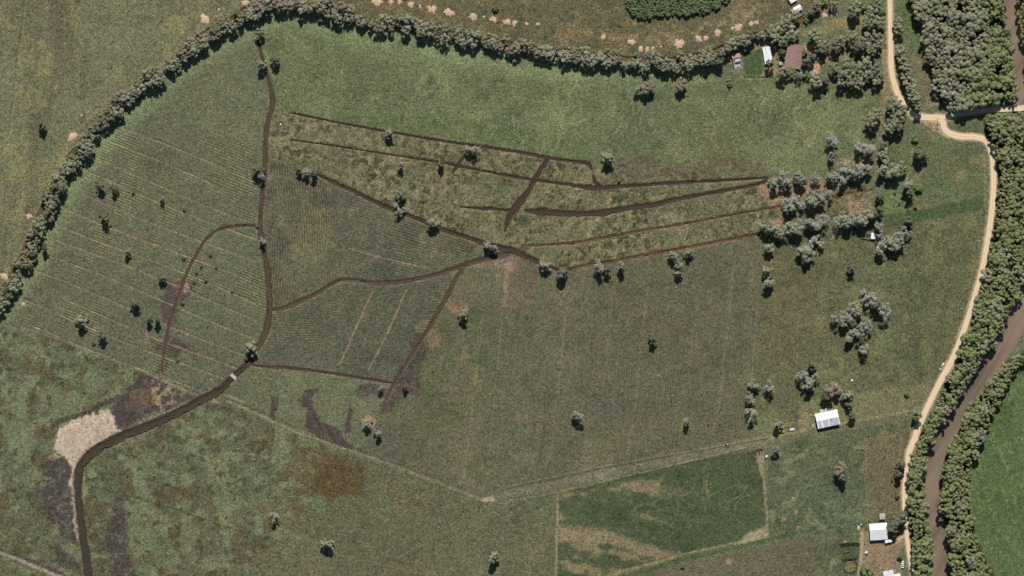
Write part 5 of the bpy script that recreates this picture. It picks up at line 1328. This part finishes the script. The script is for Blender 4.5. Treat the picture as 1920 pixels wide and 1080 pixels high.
# ------------------------------------------------------------------ buildings
def roof_sheet(b, x0, x1, y0, z0, y1, z1, th=0.06, ribs=4):
    """sloping ribbed sheet from (y0, z0) up to (y1, z1)"""
    n = max(2, ribs * 4); V = []; F = []
    for i in range(n + 1):
        x = x0 + (x1 - x0) * i / n
        h = 0.05 if i % 4 in (1, 2) else 0.0
        V += [(x, y0, z0 + h), (x, y1, z1 + h)]
    for i in range(n): F.append((2 * i, 2 * i + 2, 2 * i + 3, 2 * i + 1))
    o = len(V)
    V += [(x0, y0, z0 - th), (x1, y0, z0 - th), (x1, y1, z1 - th), (x0, y1, z1 - th)]
    F += [(o, o + 3, o + 2, o + 1), (0, o, o + 1, 2 * n), (1, 2 * n + 1, o + 2, o + 3), (0, 1, o + 3, o), (2 * n, o + 1, o + 2, 2 * n + 1)]
    b.add(V, F)
    return b
def gable(name, cat, label, x, y, rot, W, D, eave, rise, cols, wallm, ridge=0.5, over=0.3, openings=True, ridgem=M_ZINCL, doors='south'):
    """ridge along local x; cols: (f0, f1, material north slope, material south slope)"""
    t = thing(name, x, y, rot, label, cat)
    hw, hd = W / 2, D / 2; ry = hd - D * ridge; zr = eave + rise
    i = 0.12
    MB().box(-hw + i, hd - 0.2, -0.4, hw - i, hd - 0.08, eave).build('wall', wallm, t)
    MB().box(-hw + i, -hd + 0.08, -0.4, hw - i, -hd + 0.2, eave).build('wall', wallm, t)
    for sx in (-1, 1):
        xa, xb = sorted((sx * (hw - 0.13), sx * (hw - 0.26)))
        y0, y1 = -hd + 0.21, hd - 0.21
        v = []
        for xx in (xa, xb): v += [(xx, y0, -0.4), (xx, y1, -0.4), (xx, y1, eave - 0.03), (xx, ry, zr - 0.12), (xx, y0, eave - 0.03)]
        MB().add(v, [(0, 1, 2, 3, 4), (9, 8, 7, 6, 5), (0, 5, 6, 1), (1, 6, 7, 2), (2, 7, 8, 3), (3, 8, 9, 4), (4, 9, 5, 0)]).build('wall', wallm, t)
    for (f0, f1, mn, ms) in cols:
        xa, xb = -hw - over + (W + 2 * over) * f0, -hw - over + (W + 2 * over) * f1 - 0.015
        r = max(1, int((xb - xa) / 1.0))
        k1 = rise / max(hd - ry, 0.1); k2 = rise / max(hd + ry, 0.1)
        roof_sheet(MB(), xa, xb, hd + over, eave - over * k1 + 0.06, ry + 0.01, zr + 0.06, ribs=r).build('roof_panel', mn, t)
        roof_sheet(MB(), xa, xb, -hd - over, eave - over * k2 + 0.06, ry - 0.01, zr + 0.06, ribs=r).build('roof_panel', ms, t)
    MB().add([(-hw - over, ry - 0.22, zr + 0.09), (hw + over, ry - 0.22, zr + 0.09), (hw + over, ry, zr + 0.17), (-hw - over, ry, zr + 0.17), (-hw - over, ry + 0.22, zr + 0.09), (hw + over, ry + 0.22, zr + 0.09)],
             [(0, 1, 2, 3), (3, 2, 5, 4)]).build('ridge_cap', ridgem, t)
    for (yy, s) in ((hd + over + 0.06, 1), (-hd - over - 0.06, -1)):
        MB().box(-hw - over, yy - 0.06, eave - 0.3, hw + over, yy + 0.06, eave - 0.16).build('gutter', ridgem, t)
    if openings:
        yd = -hd + 0.08
        dr = MB().box(-1.2, yd - 0.05, -0.2, 1.2, yd - 0.005, min(2.3, eave - 0.3)).build('door', M_ZINC, t)
        MB().box(0.9, yd - 0.1, 0.9, 1.0, yd - 0.051, 1.1).build('handle', M_DARK, dr)
        for xw in (-hw * 0.6, hw * 0.6):
            w = MB().box(xw - 0.6, yd - 0.04, 1.0, xw + 0.6, yd - 0.004, min(2.0, eave - 0.3)).build('window', M_WHITE, t)
            MB().box(xw - 0.5, yd - 0.055, 1.1, xw + 0.5, yd - 0.041, min(1.9, eave - 0.4)).build('pane', M_GLASS, w)
    return t
G, W_, Pz = M_ZINC, M_WHITE, M_ZINCL
shed = gable('machinery_shed', 'shed', 'large metal shed with pale sheets and white roof strips by the lane', 1551, 785.5, 12, 16.4, 10.8, 3.4, 1.3,
  [(0, .06, W_, W_), (.06, .18, Pz, G), (.18, .28, W_, W_), (.28, .40, Pz, G), (.40, .50, Pz, G), (.50, .555, W_, W_), (.555, .70, Pz, G), (.70, .85, Pz, G), (.85, .955, Pz, G), (.955, 1, W_, W_)], M_WALLG)
MB().lathe([(0.22, 4.6), (0.34, 4.85), (0.42, 5.1), (0.3, 5.35), (0.1, 5.45)], 10, 2.6, -0.5).build('roof_vent', M_STEEL, shed)
roof_sheet(MB(), -4.4, 1.0, 8.2, 2.3, 5.9, 2.75, ribs=5).build('awning', M_CONC, shed)
for xx in (-4.2, 0.8): MB().tube([(xx, 7.9, -0.3), (xx, 7.9, 2.3)], 0.07, 6).build('post', M_STEEL, shed)
MB().box(4.9, -3.6, 4.15, 5.2, 3.4, 4.2).build('walkway', M_STEEL, shed)

house = gable('farmhouse', 'house', 'long farmhouse with a brown gabled roof among garden trees', 1488, 106, 82, 17.6, 11.2, 2.7, 1.7,
  [(k / 8, (k + 1) / 8, M_BROWNROOF, M_BROWNROOF) for k in range(8)], M_WALL, ridge=0.56, ridgem=M_BROWNROOF)
MB().box(4.0, -2.4, 3.2, 4.7, -1.7, 4.9).build('chimney', M_CONC, house)

ws = gable('storage_shed', 'shed', 'narrow white-roofed shed with rust stains beside the dark lawn', 1438.7, 104, 99, 12.4, 5.0, 2.6, 0.45,
  [(0, .28, W_, W_), (.28, .52, M_RUSTW, M_RUSTW), (.52, .76, M_RUSTW, M_RUSTW), (.76, 1, M_RUSTW, M_RUSTW)], M_WALLG, ridgem=M_RUSTW)

# derelict shed: rusty roof left on one end, bare frame, slab
t = thing('derelict_shed', 1382, 115.5, 12, 'roofless derelict shed with a rusty end roof and open frame', 'ruin')
MB().box(-3.0, -5.6, -0.3, 3.0, 5.4, 0.12).build('floor_slab', M_CONC, t)
roof_sheet(MB(), -3.2, 3.2, 5.8, 2.9, 2.9, 3.3, ribs=6).build('roof_panel', M_RUST, t)
for xx in (-2.8, 0, 2.8):
    for yy in (5.1, 2.6, 0.2, -2.4): MB().box(xx - 0.12, yy - 0.12, 0.12, xx + 0.12, yy + 0.12, 2.8).build('post', M_TIMBER, t)
for yy in (2.6, 0.2, -2.4): MB().box(-3.1, yy - 0.16, 2.8, 3.1, yy + 0.16, 3.05).build('beam', M_CONC, t)
for xx in (-2.8, 2.8): MB().box(xx - 0.14, -2.5, 3.06, xx + 0.14, 2.8, 3.26).build('beam', M_CONC, t)
MB().box(-1.6, 0.3, 2.62, 2.4, 1.7, 2.78).build('ceiling_sheet', M_ZINC, t)
for xx in (-3.0, 2.9): MB().box(xx - 0.05, -2.6, 0.12, xx + 0.05, 5.3, 1.6).build('wall', M_DTIMBER, t)
MB().box(-2.4, -5.3, 0.13, 2.6, -3.0, 0.4, bev=0.06).build('low_platform', M_CONC, t)

# two sheds at the top edge
gable('small_shed', 'shed', 'white shed cut by the top edge near the creek', 1485.5, -2, 32, 5.0, 4.6, 2.5, 0.4, [(0, .5, W_, W_), (.5, 1, W_, W_)], M_WALLG)
t = gable('small_shed', 'shed', 'small cream shed with a pinkish lean-to near the top edge', 1495, 16.5, 28, 5.4, 3.4, 2.3, 0.4, [(0, .5, Pz, M_CONC), (.5, 1, W_, Pz)], M_WALLG)
roof_sheet(MB(), -4.9, -3.05, 1.6, 1.95, -1.6, 1.85, ribs=2).build('lean_to_roof', M_CONC, t)
for (xx, yy) in ((-4.7, 1.4), (-4.7, -1.4)): MB().tube([(xx, yy, -0.3), (xx, yy, 1.84)], 0.06, 6).build('post', M_TIMBER, t)

# little hut with rails
t = gable('hut', 'hut', 'little white-roofed hut inside the crescent of trees', 1637, 442.5, 84, 4.0, 2.6, 2.2, 0.25, [(0, .5, W_, Pz), (.5, 1, W_, Pz)], M_WALLG)

def rail_fence(name, pts, label, cat='fence', h=1.3, mat=M_DTIMBER, post_r=0.11, rails=3, rail_r=0.07, step=2.2, group=None):
    t = thing(name, pts[0][0], pts[0][1], 0, label, cat, group)
    ox, oy, oz = t.location
    q = np.array([P(*p)[:2] for p in pts]) - np.array([ox, oy])
    def zz(p): return H((p[0] + ox) / S + 960, 540 - (p[1] + oy) / S) - oz
    done = []
    for a, b in zip(q[:-1], q[1:]):
        n = max(1, int(round(np.hypot(*(b - a)) / step)))
        for k in range(n + 1):
            p = a + (b - a) * k / n
            if any(np.hypot(*(p - d)) < 0.3 for d in done): continue
            done.append(p)
            MB().tube([(p[0], p[1], zz(p) - 0.4), (p[0], p[1], zz(p) + h + 0.1)], post_r, 6).build('post', mat, t)
        for r in range(rails):
            z = h * (r + 1) / rails - 0.05
            MB().tube([(a[0], a[1], zz(a) + z), ((a[0] + b[0]) / 2, (a[1] + b[1]) / 2, zz((a + b) / 2) + z), (b[0], b[1], zz(b) + z)], rail_r, 5).build('rail', mat, t)
    return t
rail_fence('rail_fence', [(1615, 446.5), (1625, 448), (1634, 449.5)], 'grey timber rail arm reaching left from the little hut', mat=M_TIMBER, rail_r=0.14, post_r=0.16)
rail_fence('rail_fence', [(1628, 442), (1633, 438.5)], 'short slanting timber rail above the little hut', mat=M_DTIMBER, rail_r=0.1)
rail_fence('rail_fence', [(1606.8, 437), (1607, 446)], 'short pale timber rail left of the little hut', mat=M_TIMBER, rail_r=0.1)

# farm at the bottom right
fs_ = gable('farm_shed', 'shed', 'big white and pale grey shed in the dirt farmyard', 1646.5, 996.5, 4, 12.6, 11.8, 3.0, 1.1,
  [(k / 6, (k + 1) / 6, W_, Pz) for k in range(6)], M_WALLG, ridge=0.38)
t = gable('small_shed', 'shed', 'small square grey shed above the big farmyard shed', 1653.8, 968, 2, 3.6, 3.7, 2.5, 0.15, [(0, .5, M_CONC, M_CONC), (.5, 1, M_CONC, M_CONC)], M_WALLG, ridgem=M_CONC)
gable('rusty_hut', 'hut', 'tiny rusty-roofed hut under the big tree by the farm shed', 1671, 1000, 2, 2.4, 2.5, 2.0, 0.2, [(0, .5, M_RUST, M_RUST), (.5, 1, M_RUST, M_RUST)], M_TIMBER, ridgem=M_RUST)
t = gable('house', 'house', 'grey-roofed house cut by the bottom edge of the farmyard', 1666.5, 1081, 12, 7.2, 8.6, 2.7, 1.0, [(k / 4, (k + 1) / 4, G, G) for k in range(4)], M_WALL)
gable('annex', 'shed', 'white flat annex beside the house at the bottom edge', 1682, 1081, 10, 4.2, 3.6, 2.3, 0.12, [(0, .5, W_, W_), (.5, 1, W_, W_)], M_WALL, ridgem=M_WHITE)

def wheel(b_parent, x, y, r=0.34, w=0.22, mat=M_RUBBER):
    m = MB().tube([(x, y - w / 2, r), (x, y + w / 2, r)], r, 14, smooth=False).build('wheel', mat, b_parent)
    MB().tube([(x, y - w / 2 - 0.01, r), (x, y + w / 2 + 0.01, r)], r * 0.55, 10, smooth=False).build('rim', M_STEEL, m)
# caravan
t = thing('caravan', 1665.5, 1014.5, 12, 'white caravan parked at the corner of the farm shed', 'caravan')
MB().box(-2.7, -1.1, 0.45, 2.7, 1.1, 2.6, bev=0.22).build('body', M_WHITE, t)
MB().box(-0.5, -0.4, 2.6, 0.4, 0.4, 2.75, bev=0.05).build('roof_hatch', M_ZINC, t)
for xx in (-1.5, 1.2): MB().box(xx - 0.55, -1.13, 1.3, xx + 0.55, -1.101, 2.0).build('window', M_GLASS, t)
MB().box(-0.4, -1.13, 0.55, 0.3, -1.101, 2.2).build('door', M_ZINCL, t)
for yy in (-0.95, 0.95): wheel(t, 0.3, yy)
MB().tube([(2.6, 0.5, 0.5), (3.9, 0, 0.5), (2.6, -0.5, 0.5)], 0.05, 5).build('drawbar', M_STEEL, t)
# utility vehicle
t = thing('utility_vehicle', 1692, 1058, 88, 'white utility parked beside the clipped round shrub', 'car')
MB().box(-2.6, -0.92, 0.42, 2.6, 0.92, 0.95, bev=0.12).build('body', M_WHITE, t)
MB().add([(-0.2, -0.85, 0.95), (1.9, -0.85, 0.95), (1.9, 0.85, 0.95), (-0.2, 0.85, 0.95), (0.0, -0.7, 1.6), (1.2, -0.7, 1.6), (1.2, 0.7, 1.6), (0.0, 0.7, 1.6)],
         [(4, 5, 6, 7), (0, 1, 5, 4), (1, 2, 6, 5), (2, 3, 7, 6), (3, 0, 4, 7)]).build('cabin', M_WHITE, t)
MB().add([(1.84, -0.76, 1.03), (1.84, 0.76, 1.03), (1.27, 0.64, 1.55), (1.27, -0.64, 1.55)], [(0, 1, 2, 3)]).build('windscreen', M_GLASS, t)
MB().add([(-0.19, 0.76, 1.03), (-0.19, -0.76, 1.03), (-0.04, -0.64, 1.55), (-0.04, 0.64, 1.55)], [(0, 1, 2, 3)]).build('rear_window', M_GLASS, t)
MB().box(-2.7, -0.98, 0.96, -0.35, 0.98, 1.08).build('tray', M_ZINCL, t)
for yy in (-0.95, 0.95): MB().box(-2.7, yy - 0.03, 1.09, -0.35, yy + 0.03, 1.35).build('tray_side', M_WHITE, t)
MB().box(-1.6, -0.6, 1.09, -0.9, 0.5, 1.5, bev=0.05).build('tool_box', M_DARK, t)
for yy in (-0.6, 0.6): MB().box(2.59, yy - 0.18, 0.62, 2.63, yy + 0.18, 0.8).build('headlight', M_GLASS, t)
for xx in (-1.6, 1.7):
    for yy in (-0.84, 0.84): wheel(t, xx, yy)

# tanks, troughs and boxes
def tank(name, x, y, r, h, mat, label, cat, open_top=False):
    if open_top:
        prof = [(r, -0.2), (r, h), (r - 0.15, h), (r - 0.15, h * 0.6), (0.02, h * 0.6)]
    else:
        prof = [(r, -0.2), (r, h * 0.9), (r * 0.9, h), (0.12, h * 1.12), (0.02, h * 1.12)]
    t = thing(name, x, y, 0, label, cat)
    MB().lathe(prof, 20).build('shell', mat, t)
    if open_top: MB().lathe([(r - 0.16, h * 0.62), (0.02, h * 0.63)], 16).build('water', M_GLASS, t)
    else: MB().lathe([(0.3, h * 1.05), (0.3, h * 1.16), (0.02, h * 1.17)], 10, r * 0.45, 0).build('lid', M_DARK, t)
    return t
tank('water_tank', 1624, 1036, 1.0, 1.6, M_WHITE, 'small white round tank left of the dirt farmyard', 'tank')
tank('water_tank', 1463.7, 119.5, 1.6, 2.2, M_CONC, 'grey round tank against the brown farmhouse', 'tank')
tank('water_trough', 1362.5, 834.5, 1.5, 0.6, M_CONC, 'larger round trough on the lane fence', 'trough', True)
tank('water_trough', 1367, 833.5, 0.9, 0.6, M_CONC, 'smaller round trough touching the larger one on the lane', 'trough', True)
tank('water_trough', 1328, 797, 1.5, 0.5, M_CONC, 'pale ring trough in the lower drilled field', 'trough', True)
tank('water_trough', 1618.5, 721.5, 1.4, 0.6, M_CONC, 'round concrete trough above the mown strip by the shed', 'trough', True)
tank('water_trough', 1416.5, 850, 1.2, 0.6, M_RUST, 'rusty round trough at the stockyard corner', 'trough', True)
tank('water_trough', 1493.5, 823.5, 0.9, 0.5, M_RUST, 'rusty round tub on the fence corner left of the shed', 'trough', True)
tank('water_tank', 1437.5, 856, 0.9, 1.2, M_WHITE, 'tiny white tank right of the stockyard corner', 'tank')
tank('water_trough', 986, 1, 1.0, 0.4, M_CONC, 'pale ring in the grass at the very top edge', 'trough', True) if False else None
def crate(name, x, y, rot, w, d, h, mat, label, cat='box'):
    t = thing(name, x, y, rot, label, cat)
    MB().box(-w / 2, -d / 2, -0.1, w / 2, d / 2, h, bev=0.06).build('body', mat, t)
    MB().box(-w / 2 - 0.05, -d / 2 - 0.05, h + 0.003, w / 2 + 0.05, d / 2 + 0.05, h + 0.1).build('lid', mat, t)
crate('storage_box', 1614, 983.3, 0, 1.5, 1.2, 1.1, M_TEAL, 'teal box at the upper left of the farmyard')
crate('storage_box', 1584, 1015.5, 10, 1.7, 1.6, 1.3, M_RUST, 'rust-red box standing on the cattle yard rail')
crate('storage_box', 1597.5, 713, 0, 0.9, 1.5, 1.2, M_WHITE, 'lone small white box in the eastern paddock')
crate('storage_box', 1768, 682.5, 60, 1.6, 1.0, 0.9, M_WHITE, 'upper white box of the roadside pile')
crate('storage_box', 1766, 687, 55, 1.5, 1.1, 0.7, M_RUST, 'rusty box in the middle of the roadside pile')
crate('storage_box', 1763.5, 692, 58, 1.1, 0.8, 0.7, M_ZINCL, 'lower pale box of the roadside pile')
crate('storage_box', 1343, 121, 20, 2.6, 2.0, 1.2, M_BLUE, 'pale blue covered box under the belt left of the derelict shed')
crate('storage_box', 1540, 116, 0, 1.3, 1.3, 0.8, M_YELLOW, 'yellow tub in the garden right of the brown house')
crate('storage_box', 526, 233, 0, 0.7, 1.2, 0.9, M_WHITE, 'tiny white tub right of the main drain')
t = thing('tarp', 1610, 990, 0, 'pale crumpled tarp at the left of the farmyard', 'tarp')
rr = random.Random(5); V = []; n = 9
for j in range(n):
    for i in range(n): V.append(((i - 4) * 0.28 + rr.uniform(-.1, .1), (j - 4) * 0.42 + rr.uniform(-.1, .1), max(0, 0.9 - 0.16 * math.hypot(i - 4, j - 4)) + rr.uniform(0, .15)))
MB().add(V, [(j * n + i, j * n + i + 1, (j + 1) * n + i + 1, (j + 1) * n + i) for j in range(n - 1) for i in range(n - 1)], 0, True).build('sheet', M_CONC, t)
# trailers
def trailer(x, y, rot, w, l, label, mat, load=None):
    t = thing('farm_trailer', x, y, rot, label, 'trailer')
    MB().box(-l / 2, -w / 2, 0.55, l / 2, w / 2, 0.7).build('deck', mat, t)
    for yy in (-w / 2, w / 2): MB().box(-l / 2, yy - 0.05, 0.71, l / 2, yy + 0.05, 1.0).build('side_board', mat, t)
    for xx in np.linspace(-l / 2 + 0.1, l / 2 - 0.1, 4): MB().box(xx - 0.08, -w / 2 + 0.06, 0.71, xx + 0.08, w / 2 - 0.06, 0.95).build('crossbar', mat, t)
    for yy in (-w / 2 - 0.18, w / 2 + 0.18): wheel(t, -0.2, yy, 0.36)
    MB().tube([(l / 2, 0.3, 0.55), (l / 2 + 1.4, 0, 0.5), (l / 2, -0.3, 0.55)], 0.05, 5).build('drawbar', M_STEEL, t)
    if load: MB().box(-l / 2 + 0.3, -w / 2 + 0.2, 0.96, l / 2 - 0.4, w / 2 - 0.2, 1.5, bev=0.1).build('load', load, t)
trailer(1366, 149, 8, 1.6, 3.8, 'grey timber trailer in the pasture below the derelict shed', M_TIMBER)
trailer(1524.5, 798, 96, 1.6, 3.0, 'small pinkish trailer left of the striped shed', M_CONC)
trailer(1485, 804.5, 190, 1.6, 3.4, 'pale frame trailer beside the lane', M_ZINCL)
t = thing('orange_implement', 1468.5, 809, 10, 'orange farm implement coupled in front of the pale trailer', 'machine')
MB().box(-0.9, -0.9, 0.4, 0.9, 0.9, 1.3, bev=0.12).build('hopper', M_ORANGE, t)
MB().box(-0.6, -0.6, 1.301, 0.6, 0.6, 1.32).build('opening', M_RUST, t)
MB().tube([(0.9, 0, 0.5), (3.2, 0.4, 0.5)], 0.07, 5).build('drawbar', M_ORANGE, t)
for yy in (-1.0, 1.0): wheel(t, 0, yy, 0.4)

# cattle yards
rail_fence('cattle_yard', [(1575, 1019), (1590, 1018), (1604, 1017), (1612.5, 1019)], 'dark top rail of the cattle yard beside the farmyard', rail_r=0.16, post_r=0.2, h=1.7)
rail_fence('cattle_yard', [(1580, 1021.5), (1596, 1019.8), (1611, 1021)], 'second dark rail just under the top of the cattle yard', rail_r=0.12, post_r=0.15, h=1.7)
rail_fence('cattle_yard', [(1575, 1019), (1577, 1028), (1578, 1047)], 'pale left side of the cattle yard', mat=M_TIMBER, rail_r=0.07)
rail_fence('cattle_yard', [(1580, 1036.5), (1593, 1033)], 'short rail inside the cattle yard', rail_r=0.1, mat=M_TIMBER)
rail_fence('cattle_yard', [(1578.5, 1049), (1592, 1047.5), (1606, 1046)], 'dark lower rail between cattle yard and round pen', rail_r=0.15, post_r=0.18, h=1.7)
rail_fence('cattle_yard', [(1611, 1019), (1610.5, 1027)], 'short right side of the cattle yard', rail_r=0.08)
rail_fence('round_pen', [(1594 + 12.8 * math.cos(a), 1060.5 + 12.8 * math.sin(a)) for a in np.linspace(0, 2 * math.pi, 15)], 'round pen of dark rails below the cattle yard', 'pen', rail_r=0.1, post_r=0.13, h=1.7)
rail_fence('stockyard', [(1412, 846), (1420, 842.5), (1429, 840.5), (1429.5, 850)], 'dark stockyard rails at the gate south of the lane', 'pen', rail_r=0.12, post_r=0.15, h=1.6)
rail_fence('stockyard', [(1422, 844), (1425, 851)], 'inner stockyard rail at the gate south of the lane', 'pen', rail_r=0.1, h=1.6)
rail_fence('rail_fence', [(1649.5, 962), (1650, 954), (1655, 951.5)], 'bent rail pen above the small grey shed', mat=M_TIMBER, rail_r=0.09)
rail_fence('rail_fence', [(1844.5, 382), (1845.5, 402)], 'dark timber gate rails beside the gravel road', rail_r=0.14, post_r=0.2)
rail_fence('rail_fence', [(1392, 138), (1398, 142.5), (1410, 142.5), (1430, 143), (1450, 143)], 'garden rail fence below the dark lawn', mat=M_TIMBER, rail_r=0.06, post_r=0.08)

# wire fences: posts and strands
def wire_fence(pts, label, step=6.0):
    t = thing('wire_fence', pts[0][0], pts[0][1], 0, label, 'fence', 'wire fences between the paddocks')
    ox, oy, oz = t.location
    q = smooth_poly([P(*p)[:2] for p in pts], 1.0) if len(pts) > 2 else np.array([P(*p)[:2] for p in pts])
    seg = np.concatenate([[0], np.cumsum(np.hypot(*np.diff(q, axis=0).T))])
    n = int(seg[-1] / step); tops = []
    for k in range(n + 1):
        s = seg[-1] * k / n
        x = np.interp(s, seg, q[:, 0]); y = np.interp(s, seg, q[:, 1])
        z = H(x / S + 960, 540 - y / S)
        o = put('post', POST, t, (x - ox, y - oy, z - oz)); tops.append((x - ox, y - oy, z - oz))
    for h in (0.45, 0.8, 1.15):
        MB().tube([(p[0], p[1], p[2] + h) for p in tops], 0.014, 3, cap=False).build('wire', M_STEEL, t)
POST = MB().tube([(0, 0, -0.5), (0, 0, 1.3)], [0.11, 0.10], 6).mesh('post', M_TIMBER)
wire_fence([(938, 917), (1100, 881), (1300, 845), (1440, 820)], 'wire fence along the upper side of the dirt lane')
wire_fence([(935, 944), (1040, 923), (1200, 883), (1428, 841)], 'wire fence along the lower side of the dirt lane')
wire_fence([(1432, 841), (1505, 823), (1570, 810), (1720, 784)], 'wire fence below the striped shed drive')
wire_fence([(1846, 272), (1848, 360), (1843, 440), (1828, 530), (1806, 605), (1777, 672)], 'wire fence along the gravel road beside the eastern paddocks')
wire_fence([(1657, 401), (1842, 366)], 'wire fence on the upper edge of the dark green strip')
wire_fence([(1664, 428), (1843, 392)], 'wire fence on the lower edge of the dark green strip')
wire_fence([(258, 692), (400, 752), (560, 811), (760, 879), (905, 936)], 'long wire fence slanting from the mud flat to the lane')
wire_fence([(20, 606), (140, 648), (258, 692)], 'wire fence below the western furrowed field')
wire_fence([(1045, 930), (1042, 1000), (1039, 1090)], 'wire fence on the left of the dark green paddock')
wire_fence([(1440, 850), (1444, 1000)], 'wire fence on the right of the dark green paddock')
wire_fence([(1495, 735), (1493, 812)], 'wire fence left of the striped shed')
wire_fence([(1705, 226), (1728, 262), (1800, 272), (1840, 285)], 'wire fence around the top of the lush paddock')

# power poles and line
def pole(x, y, rot, label, h=9.5):
    t = thing('power_pole', x, y, rot, label, 'power pole', 'power poles')
    MB().tube([(0, 0, -0.6), (0, 0, h)], [0.19, 0.13], 8).build('post', M_TIMBER, t)
    MB().box(-1.25, -0.09, h - 0.55, 1.25, 0.09, h - 0.38).build('crossarm', M_ZINCL, t)
    for xx in (-1.1, -0.4, 0.4, 1.1): MB().lathe([(0.05, h - 0.379), (0.09, h - 0.3), (0.05, h - 0.18), (0.02, h - 0.15)], 8, xx, 0).build('insulator', M_WHITE, t)
    return t
POLES = [(1236, 704, -35, 'power pole in the middle of the drilled field'), (1260, 741, 10, 'shorter power pole just below the field pole'), (869.5, 940, -35, 'power pole near the bottom corner of the dirt lane'),
 (1371, 258, 20, 'power pole alone in the upper pasture'), (1698, 777, 10, 'power pole on the shed drive near the road'), (1800, 578, -15, 'power pole beside the middle of the gravel road'),
 (1557.5, 558, 20, 'power pole left of the silver grove'), (1758, 223, 0, 'power pole at the gravel road junction'), (958, 936, 0, 'plain pole at the lower end of the lane'), (1832, 452, 0, 'power pole in the paddock below the fenced dark strip')]
for (x, y, r, lab) in POLES: pole(x, y, r, lab)
def wires(a, b, label):
    p, q = Vector(P(*a, H(*a) + 9.2)), Vector(P(*b, H(*b) + 9.2))
    d = (q - p); n = Vector((-d.y, d.x, 0)).normalized()
    t = thing('power_line', a[0], a[1], 0, label, 'power line', 'power line spans')
    for o in (-1.1, 0.4, 1.1):
        pts = [p + d * k / 12 + n * o - Vector((0, 0, 1.6 * (1 - (2 * k / 12 - 1) ** 2))) - Vector(t.location) for k in range(13)]
        MB().tube(pts, 0.028, 3, cap=False).build('wire', M_STEEL, t)
wires((869.5, 940), (1236, 704), 'power line crossing the drilled field to the field pole')
wires((560, 1140), (869.5, 940), 'power line crossing the southern paddock to the bottom edge')
wires((1236, 704), (1557.5, 558), 'power line from the field pole towards the silver grove')

# ------------------------------------------------------------------ bridge and culvert
t = thing('bridge', 1918, 202, 3, 'pale narrow road bridge over the river at the right edge', 'bridge')
t.location.z = 0.0
Lb = 40.0
n = 10
for k in range(n):
    x0 = -Lb / 2 + Lb * k / n
    MB().box(x0 + 0.01, -2.1, -0.25, x0 + Lb / n - 0.01, 2.1, 0.10).build('deck_slab', M_DECK, t)
for yy in (-2.2, 2.2): MB().box(-Lb / 2, yy - 0.12, -0.3, Lb / 2, yy + 0.12, 0.35).build('kerb', M_CONC, t)
for yy in (-1.4, 1.4): MB().box(-Lb / 2, yy - 0.25, -1.0, Lb / 2, yy + 0.25, -0.26).build('girder', M_CONC, t)
for xx in (-13, -4.5, 4.5, 13): MB().box(xx - 0.4, -1.9, -5.5, xx + 0.4, 1.9, -1.01).build('pier', M_CONC, t)
for yy in (-2.2, 2.2):
    for xx in np.arange(-Lb / 2 + 1, Lb / 2, 3.0): MB().box(xx - 0.06, yy - 0.06, 0.351, xx + 0.06, yy + 0.06, 1.0).build('rail_post', M_ZINC, t)
t = thing('culvert', 438, 706, -42, 'pale concrete culvert slab crossing the main drain', 'culvert')
t.location.z = 0.0
MB().box(-2.6, -1.3, -0.15, 2.6, 1.3, 0.12, bev=0.06).build('slab', M_CONC, t)
for yy in (-1.2, 1.2): MB().box(-2.4, yy - 0.12, 0.121, 2.4, yy + 0.12, 0.4).build('kerb', M_CONC, t)
for xx in (-2.2, 2.2): MB().box(xx - 0.2, -1.2, -1.2, xx + 0.2, 1.2, -0.151).build('abutment', M_CONC, t)

for o in bpy.data.objects:
    if o.parent is None and 'label' in o and len(str(o['label']).split()) > 16: print('LONG', o['label'])
